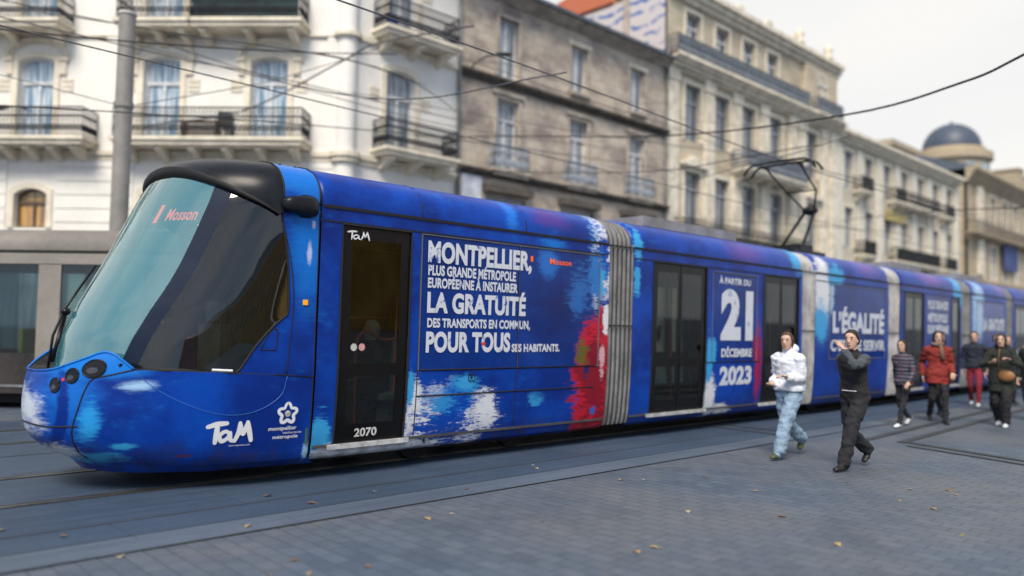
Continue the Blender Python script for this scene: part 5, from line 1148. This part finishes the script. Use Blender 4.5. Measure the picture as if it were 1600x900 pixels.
    for sd, hd in zip((1, -1), hands):
        sh = chest+Y*sd*sw*.90*s+V(0, 0, .012); tgt = sh+V(hd[0], sd*(.07+hd[1]), -.54+hd[2]); pole = Vector((-1, sd*.35, -.25)) if hd[2] < .35 else Vector((.1, sd*.8, -1))
        el, wr = ik(sh, tgt, .285*s, .255*s, pole); r_ = .052*sleeve*s
        v, f = limb([chest+Y*sd*sw*.6*s+V(0, 0, .02), sh, el, wr], [r_*1.1, r_*1.16, r_*.92, r_*.74]); put(v, f, 'sleeve', [sh, el, wr], r_)
        d = (wr-el).normalized(); side = d.cross(Z).normalized() if abs(d.z) < .9 else Vector((1, 0, 0)); nrm = side.cross(d)
        palm = [(wr-d*.01*s, side, nrm, .022*s, .019*s), (wr+d*.03*s, side, nrm, .036*s, .016*s), (wr+d*.085*s, side, nrm, .040*s, .013*s), (wr+d*.095*s, side, nrm, .034*s, .010*s)]
        fingers.append(loft(palm, 10))
        for q, (o_, L) in enumerate(((-.030, .062), (-.010, .074), (.010, .070), (.029, .055))):
            a = wr+d*.085*s+side*o_*s; bnd = -nrm if sd > 0 else nrm; pts = [a, a+(d*.55*L+bnd*.10*L)*s, a+(d*.88*L+bnd*.42*L)*s, a+(d*.98*L+bnd*.75*L)*s]; mb = MB(); mb.tube(pts, [.0095*s, .009*s, .008*s, .006*s], 6); fingers.append((mb.v, mb.f))
        a = wr+d*.03*s-side*.030*s; mb = MB(); mb.tube([a, a+(d*.025-side*.022)*s, a+(d*.058-side*.026)*s], [.012*s, .011*s, .008*s], 6); fingers.append((mb.v, mb.f))
    # neck and head
    rot = Matrix.Rotation(turn, 3, 'Z'); hx, hy = rot@X, rot@Y
    v, f = limb([neck+V(-.01, 0, -.04), head+V(-.01, 0, -.05)], [.056*s, .052*s]); put(v, f, 'skin', [neck, head], .05*s)
    hr = [(-.118, .028, .030, .046), (-.105, .047, .050, .030), (-.075, .058, .072, .014), (-.035, .066, .086, .004), (.01, .073, .096, -.002), (.055, .074, .096, -.006), (.09, .062, .080, -.010), (.112, .038, .048, -.012), (.12, .012, .015, -.012)]
    v, f = loft([(head+Z*z*s+hx*ox*s, hy, hx, a*s, b*s) for z, a, b, ox in hr], 18); put(v, f, 'skin', [head+Z*-.06*s, head+Z*.06*s], .08*s)
    v, f = loft([(head+hx*.088*s+Z*.012*s, hy, hx, .008*s, .010*s), (head+hx*.100*s-Z*.018*s, hy, hx, .013*s, .014*s), (head+hx*.098*s-Z*.034*s, hy, hx, .016*s, .012*s), (head+hx*.085*s-Z*.040*s, hy, hx, .012*s, .010*s)], 8); put(v, f, 'skin', [head+hx*.095*s], .01*s)
    for sd in (1, -1):
        mb = MB(); mb.ell(head+hy*sd*.074*s-hx*.008*s-Z*.008*s, (.018*s, .012*s, .030*s), 8, 6); put(mb.v, mb.f, 'skin', [head+hy*sd*.075*s], .015*s)
    if hood: mb = MB(); mb.ell(neck+V(-.07, 0, .02), (.085*s, .13*s, .085*s), 12, 8); put(mb.v, mb.f, 'top', [neck+V(-.06, 0, .0)], .09*s)
    # one skin by voxel remeshing
    mb = MB()
    for v, f, *_ in prims: mb.add(v, f)
    tmp = mb.build('tmp', []); md = tmp.modifiers.new('r', 'REMESH'); md.mode = 'VOXEL'; md.voxel_size = .0125; sm = tmp.modifiers.new('s', 'SMOOTH'); sm.iterations = 4; sm.factor = .5
    bpy.context.view_layer.update(); me = bpy.data.meshes.new_from_object(tmp.evaluated_get(bpy.context.evaluated_depsgraph_get())); om = tmp.data; bpy.data.objects.remove(tmp); bpy.data.meshes.remove(om)
    def dseg(p, ax):
        if len(ax) == 1: return (p-ax[0]).length
        best = 9
        for a, b in zip(ax[:-1], ax[1:]):
            ab = b-a; t = max(0, min(1, (p-a).dot(ab)/max(ab.length_squared, 1e-9))); best = min(best, (p-(a+ab*t)).length)
        return best
    regs = ['skin', 'top', 'sleeve', 'leg', 'shoe', 'inner']; mats_l = [skin, M_top[0], M_top[-1], M_leg, M_shoe, M_in or M_top[0]]
    # cloth folds
    vco = [v.co.copy() for v in me.vertices]; vn = [v.normal.copy() for v in me.vertices]
    for i, v in enumerate(me.vertices):
        p = vco[i]
        if p.z < neck.z-.01*s and p.z > .11*s:
            n_ = noise.noise(Vector((p.x*9+seed*7, p.y*9, p.z*16)))*.017+noise.noise(Vector((p.x*20, p.y*20+seed, p.z*30)))*.008; v.co = p+vn[i]*n_*s
    for m in mats_l: me.materials.append(m)
    mi = []
    for p in me.polygons:
        c = p.center; best = min(prims, key=lambda q: dseg(c, q[3])/max(q[4], .03*s)-(0.25 if q[2] == 'top' and c.z > pel.z+hz else 0)); r_ = best[2]
        if r_ in ('leg', 'top') : r_ = 'top' if c.z > pel.z+hz-.005 else 'leg'
        if r_ == 'shoe' and c.z > .12*s and min(dseg(c, q[3]) for q in prims if q[2] == 'shoe') > .075*s: r_ = 'leg'
        if r_ == 'top' and M_in and c.x > pel.x+.05*s and abs(c.y) < .075*s: r_ = 'inner'
        if r_ == 'leg' and rips and min((c-kn).length for kn in knees) < .085*s and p.normal.x > .45 and noise.noise(Vector((c.x*9, c.y*9, c.z*30)))>-.05: r_ = 'skin'
        if c.z > neck.z+.015*s and r_ in ('top', 'sleeve') and not hood: r_ = 'skin'
        mi.append(regs.index(r_))
    me.polygons.foreach_set('material_index', mi); me.polygons.foreach_set('use_smooth', [True]*len(mi))
    bm = bmesh.new(); bm.from_mesh(me)
    for v, f in fingers:
        vv = [bm.verts.new(p) for p in v]
        for q in f:
            try: ff = bm.faces.new([vv[i] for i in q]); ff.smooth = True; ff.material_index = 0
            except ValueError: pass
    bm.to_mesh(me); bm.free()
    ob = bpy.data.objects.new('body', me); col.objects.link(ob); ob.parent = root
    def child(mb, name, mat, sm=True): return mb.build(name, mat, root, smooth=sm)
    # face
    mb = MB()
    for sd in (1, -1): mb.ell(head+hx*.084*s+hy*sd*.031*s+Z*.012*s, (.010*s, .013*s, .007*s), 8, 6)
    child(mb, 'eyes', EYEM); mb = MB()
    for sd in (1, -1): mb.tube([head+hx*.088*s+hy*sd*.014*s+Z*.032*s, head+hx*.086*s+hy*sd*.034*s+Z*.037*s, head+hx*.074*s+hy*sd*.052*s+Z*.030*s], [.004*s, .0055*s, .003*s], 6)
    child(mb, 'eyebrows', hairm or drk)
    mb = MB(); mb.ell(head+hx*.088*s-Z*.066*s, (.008*s, .024*s, .007*s), 10, 6, rot=rot); child(mb, 'mouth', LIP)
    # hair
    hm = hairm or pm('brown hair', (.06, .035, .02), .6, var=.3, scale=40); mb = MB(); n, m = 22, 12; vs = []
    low = {'short': -.06, 'bob': -.11, 'long': -.26}[hair]
    for j in range(m+1):
        for i in range(n):
            t = 2*math.pi*i/n; front = max(0, math.cos(t)); lo_ = low+(.092-low)*front**.45 if front > 0 else low
            if hair != 'short' and abs(math.cos(t)) < .35: lo_ = low*.9
            z = .133+(lo_-.133)*(j/m); zz = max(z, -.03); prof_ = math.sqrt(max(0, 1-((zz-.02)/.118)**2)) if z > .02 else 1.0-(.02-max(z, -.3))*.5*(hair == 'short')
            g = 1.03+.13*noise.noise(Vector((math.cos(t)*3+seed, math.sin(t)*3, z*22)))+.05*noise.noise(Vector((math.cos(t)*11, math.sin(t)*11+seed, z*14))); g *= 1-.10*(j/m)**4; vs.append(head+hx*(math.cos(t)*.107*prof_*g-.010)*s+hy*math.sin(t)*.088*prof_*g*s+Z*z*s)
    mb.add(vs, [(j*n+i, j*n+(i+1) % n, (j+1)*n+(i+1) % n, (j+1)*n+i) for j in range(m) for i in range(n)]); child(mb, 'hair', hm)
    if scarf:
        mb = MB(); mb.tube([neck+V(.085*math.cos(t), .085*math.sin(t), .0+.012*math.sin(3*t)) for t in [2*math.pi*k/16 for k in range(17)]], .034*s, 8); mb.tube([neck+V(.08, .03, -.01), neck+V(.115, .04, -.12), neck+V(.12, .05, -.28)], [.03*s, .035*s, .04*s], 8); child(mb, 'scarf', scarf)
    if belt:
        mb = MB(); mb.tube([pel+V(.012+.131*math.cos(t), .164*math.sin(t)*build, .08) for t in [2*math.pi*k/24 for k in range(25)]], .009*s, 6); child(mb, 'belt', belt)
    return root, (lambda p: root.matrix_world@p), dict(pel=pel, chest=chest, neck=neck, head=head, s=s)
LEFT = math.atan2(.70, -.715); TOW = math.atan2(-.715, -.70)       # towards the left of the square / towards the viewer
def hd(k): # k=0 walks left, 1 walks towards the viewer
    v = Vector((-.715, .70, 0))*(1-k)+Vector((-.70, -.715, 0))*k; return math.atan2(v.y, v.x)
C_white = pm('white puffer jacket', (.62, .66, .74), .7, var=.12, scale=6); C_jean = pm('light blue jeans', (.22, .32, .44), .85, var=.25, scale=7); C_green = pm('green suede shoe', (.06, .07, .035), .8)
C_blk = pm('black cloth', (.012, .012, .014), .9); C_grey = pm('slate grey coat', (.060, .075, .090), .9, var=.25); C_nav = pm('navy cloth', (.016, .022, .040), .9, var=.2); C_red = pm('deep red coat', (.20, .018, .014), .85, var=.25); C_redt = pm('crimson trousers', (.20, .012, .025), .85, var=.2)
C_shoe = pm('white trainer', (.62, .66, .68), .6); C_dk = pm('dark trousers', (.014, .015, .020), .9); C_olive = pm('dark olive coat', (.018, .022, .018), .9, var=.25); C_tan = pm('tan leather', (.28, .13, .05), .5); C_bls = pm('black shoe', (.01, .01, .011), .5)
def plaid():
    s = NT('dark plaid cloth'); c = s.coord(); sp = s.n('ShaderNodeSeparateXYZ'); s.l(c, sp.inputs[0])
    zf = s.math('FRACT', s.math('MULTIPLY', sp.outputs[2], 15)); yf = s.math('FRACT', s.math('MULTIPLY', s.math('ADD', sp.outputs[1], sp.outputs[0]), 13))
    cc = s.mix(s.math('MULTIPLY', s.smooth(zf, .55, .62), .55), (.018, .022, .040), (.16, .19, .25)); cc = s.mix(s.math('MULTIPLY', s.smooth(yf, .6, .66), .45), cc, (.16, .04, .06)); s.bsdf(cc, .9); return s.m
C_plaid = plaid()
brn = pm('brown hair', (.060, .034, .020), .6, var=.3, scale=40); drk = pm('dark hair', (.015, .012, .010), .6, var=.3, scale=40)
person((10.42, 5.32, 0), hd(.45), 'person in a white jacket and ripped light blue jeans walking past the tram', 1.66, 1.14, ((.34, -.02, 0), (-.46, .02, .16)), ((.22, -.13, .30), (.17, -.10, .20)), mats=((C_white,), C_jean, C_green, None), hem=.93, sleeve=1.42, leg=1.32, hair='bob', hairm=brn, turn=.25, fem=True, seed=3, flare=1.16, hood=True, rips=True)
p2 = person((10.20, 4.34, 0), hd(.40), 'person in black with a grey coat holding a phone up to their face', 1.70, 1.0, ((.30, -.03, 0), (-.40, .02, .13)), ((.26, -.20, .66), (-.18, .02, .06)), mats=((C_blk, C_grey), C_dk, C_bls, None), hem=.90, sleeve=1.2, leg=1.18, hair='short', hairm=drk, turn=.2, seed=5, flare=1.06, belt=pm('white belt', (.55, .56, .58), .5))
person((15.75, 5.78, 0), hd(.45), 'person in a dark plaid shirt and white trainers walking with arms down', 1.58, .98, ((.34, -.02, 0), (-.34, .02, .09)), ((.20, -.02, .08), (-.16, .0, .04)), mats=((C_plaid,), C_dk, C_shoe, None), hem=.84, sleeve=1.12, leg=.95, hair='bob', hairm=drk, fem=True, seed=8, flare=1.05)
person((17.15, 5.66, 0), hd(.8), 'person in a long deep red coat with a scarf', 1.76, 1.12, ((.28, -.02, 0), (-.26, .0, .06)), ((.18, -.04, .12), (-.10, .0, .06)), mats=((C_red,), C_dk, C_bls, None), hem=.74, sleeve=1.35, leg=1.0, hair='long', hairm=drk, fem=True, seed=11, flare=1.18, scarf=pm('taupe scarf', (.20, .13, .10), .9))
person((22.3, 6.5, 0), hd(.6), 'person in a navy jacket and crimson trousers near the tram doors', 1.80, 1.08, ((.26, .0, 0), (-.24, .0, .03)), ((.08, -.02, .05), (.02, .0, .02)), mats=((C_nav,), C_redt, C_shoe, None), hem=.88, sleeve=1.25, leg=1.05, hair='short', hairm=drk, seed=14, flare=1.08)
p6 = person((17.45, 4.62, 0), hd(.55), 'person in a dark olive coat with a tan shoulder bag raising both hands', 1.72, 1.12, ((.20, .0, 0), (-.18, .0, .02)), ((.30, -.06, .42), (.30, -.10, .36)), mats=((C_olive,), C_dk, C_shoe, None), hem=.66, sleeve=1.3, leg=1.1, hair='long', hairm=drk, fem=True, seed=17, flare=1.2)
person((20.8, 5.6, 0), hd(.7), 'person in a black jacket seen between the red coat and the olive coat', 1.74, 1.05, ((.18, .0, 0), (-.2, .0, .03)), ((.24, -.08, .40), (.04, .0, .04)), mats=((C_blk,), C_dk, C_bls, None), hem=.86, sleeve=1.2, leg=1.05, hair='short', hairm=brn, seed=21)
person((19.3, 4.55, 0), hd(.35), 'person in dark clothes at the edge of the view behind the olive coat', 1.74, 1.1, ((.2, .0, 0), (-.2, .0, .03)), ((.06, .0, .05), (.02, .0, .02)), mats=((C_olive,), C_dk, C_bls, None), hem=.84, sleeve=1.2, leg=1.1, hair='short', hairm=drk, seed=23)
person((24.2, 6.3, 0), hd(.9), 'person in a navy coat far along the tram', 1.72, 1.05, ((.15, .0, 0), (-.15, .0, .02)), ((.05, .0, .03), (.02, .0, .02)), mats=((C_nav,), C_dk, C_bls, None), hem=.72, sleeve=1.25, leg=1.0, hair='bob', hairm=brn, fem=True, seed=27, flare=1.1)
person((18.6, 6.05, 0), hd(.55), 'person in dark clothes partly hidden behind the red coat', 1.76, 1.05, ((.24, 0, 0), (-.24, .0, .04)), ((.15, -.02, .08), (-.08, .0, .04)), mats=((C_dk,), C_dk, C_bls, None), hem=.80, sleeve=1.25, leg=1.05, hair='long', hairm=drk, fem=True, seed=41, turn=.3)
person((22.6, 5.4, 0), hd(.5), 'person with a pale blue shirt holding a white paper before their face', 1.70, 1.0, ((.22, 0, 0), (-.22, .0, .04)), ((.30, -.14, .60), (.28, -.14, .52)), mats=((pm('pale blue cloth', (.25, .33, .45), .85),), C_dk, C_bls, None), hem=.90, sleeve=1.15, hair='short', hairm=brn, seed=43)
person((23.8, 4.9, 0), hd(.6), 'person in a charcoal jacket walking farther back near the frame edge', 1.80, 1.1, ((.26, 0, 0), (-.24, .0, .05)), ((.10, -.02, .06), (-.10, .0, .04)), mats=((C_grey,), C_dk, C_bls, None), hem=.86, sleeve=1.25, leg=1.05, hair='short', hairm=drk, seed=45)
person((27.5, 6.4, 0), hd(.8), 'person in a brown jacket farthest along the side of the tram', 1.72, 1.05, ((.2, 0, 0), (-.2, .0, .03)), ((.06, -.02, .05), (-.04, .0, .03)), mats=((pm('brown jacket', (.09, .05, .035), .9),), C_dk, C_bls, None), hem=.84, sleeve=1.2, hair='bob', hairm=brn, fem=True, seed=47)
# the driver and passengers, seated inside the blue tram
person((3.78, 8.92, .50), math.pi, 'person driving the blue tram, seated behind the windscreen', 1.75, 1.0, ((.55, .02, .1), (.5, .02, .1)), ((.40, -.02, .22), (.40, -.02, .22)), mats=((C_nav,), C_dk, C_bls, None), hem=.88, sleeve=1.1, hair='short', hairm=drk, seed=31, hip=.54)
person((5.98, 8.22, .40), math.pi*.9, 'person with a pale hood seated behind the front door of the blue tram', 1.68, 1.0, ((.42, .02, 0), (.40, .02, 0)), ((.25, -.06, .20), (.28, -.06, .22)), mats=((C_dk,), C_dk, C_bls, None), hem=.88, sleeve=1.15, hair='short', hairm=pm('pale wool cap', (.42, .44, .44), .9), seed=33, hip=.53)
person((11.4, 8.6, .37), math.pi*1.4, 'person standing behind the double doors of the second tram car', 1.72, 1.0, ((.06, 0, 0), (-.06, 0, 0)), ((.3, .0, .5), (.02, 0, .02)), mats=((C_olive,), C_dk, C_bls, None), hem=.86, sleeve=1.15, hair='short', hairm=brn, seed=35)
# bag and phone held by them: things of their own
def at(pr, v): bpy.context.view_layer.update(); return pr[0].matrix_world@v
q = p6[2]; mb = MB(); mb.ell((0, 0, 0), (.15, .06, .11), 14, 10); b = tag(mb.build('shoulder_bag', C_tan, smooth=True), 'tan shoulder bag worn over the dark olive coat', 'bag')
b.location = at(p6, q['pel']+Vector((.20, .10, .06))); b.rotation_euler.z = hd(.55)+1.4
mb = MB(); mb.tube([(-.12, -.02, .08), (-.10, -.10, .30), (-.05, -.17, .50)], .010, 6); mb.build('strap', C_tan, b, smooth=True)
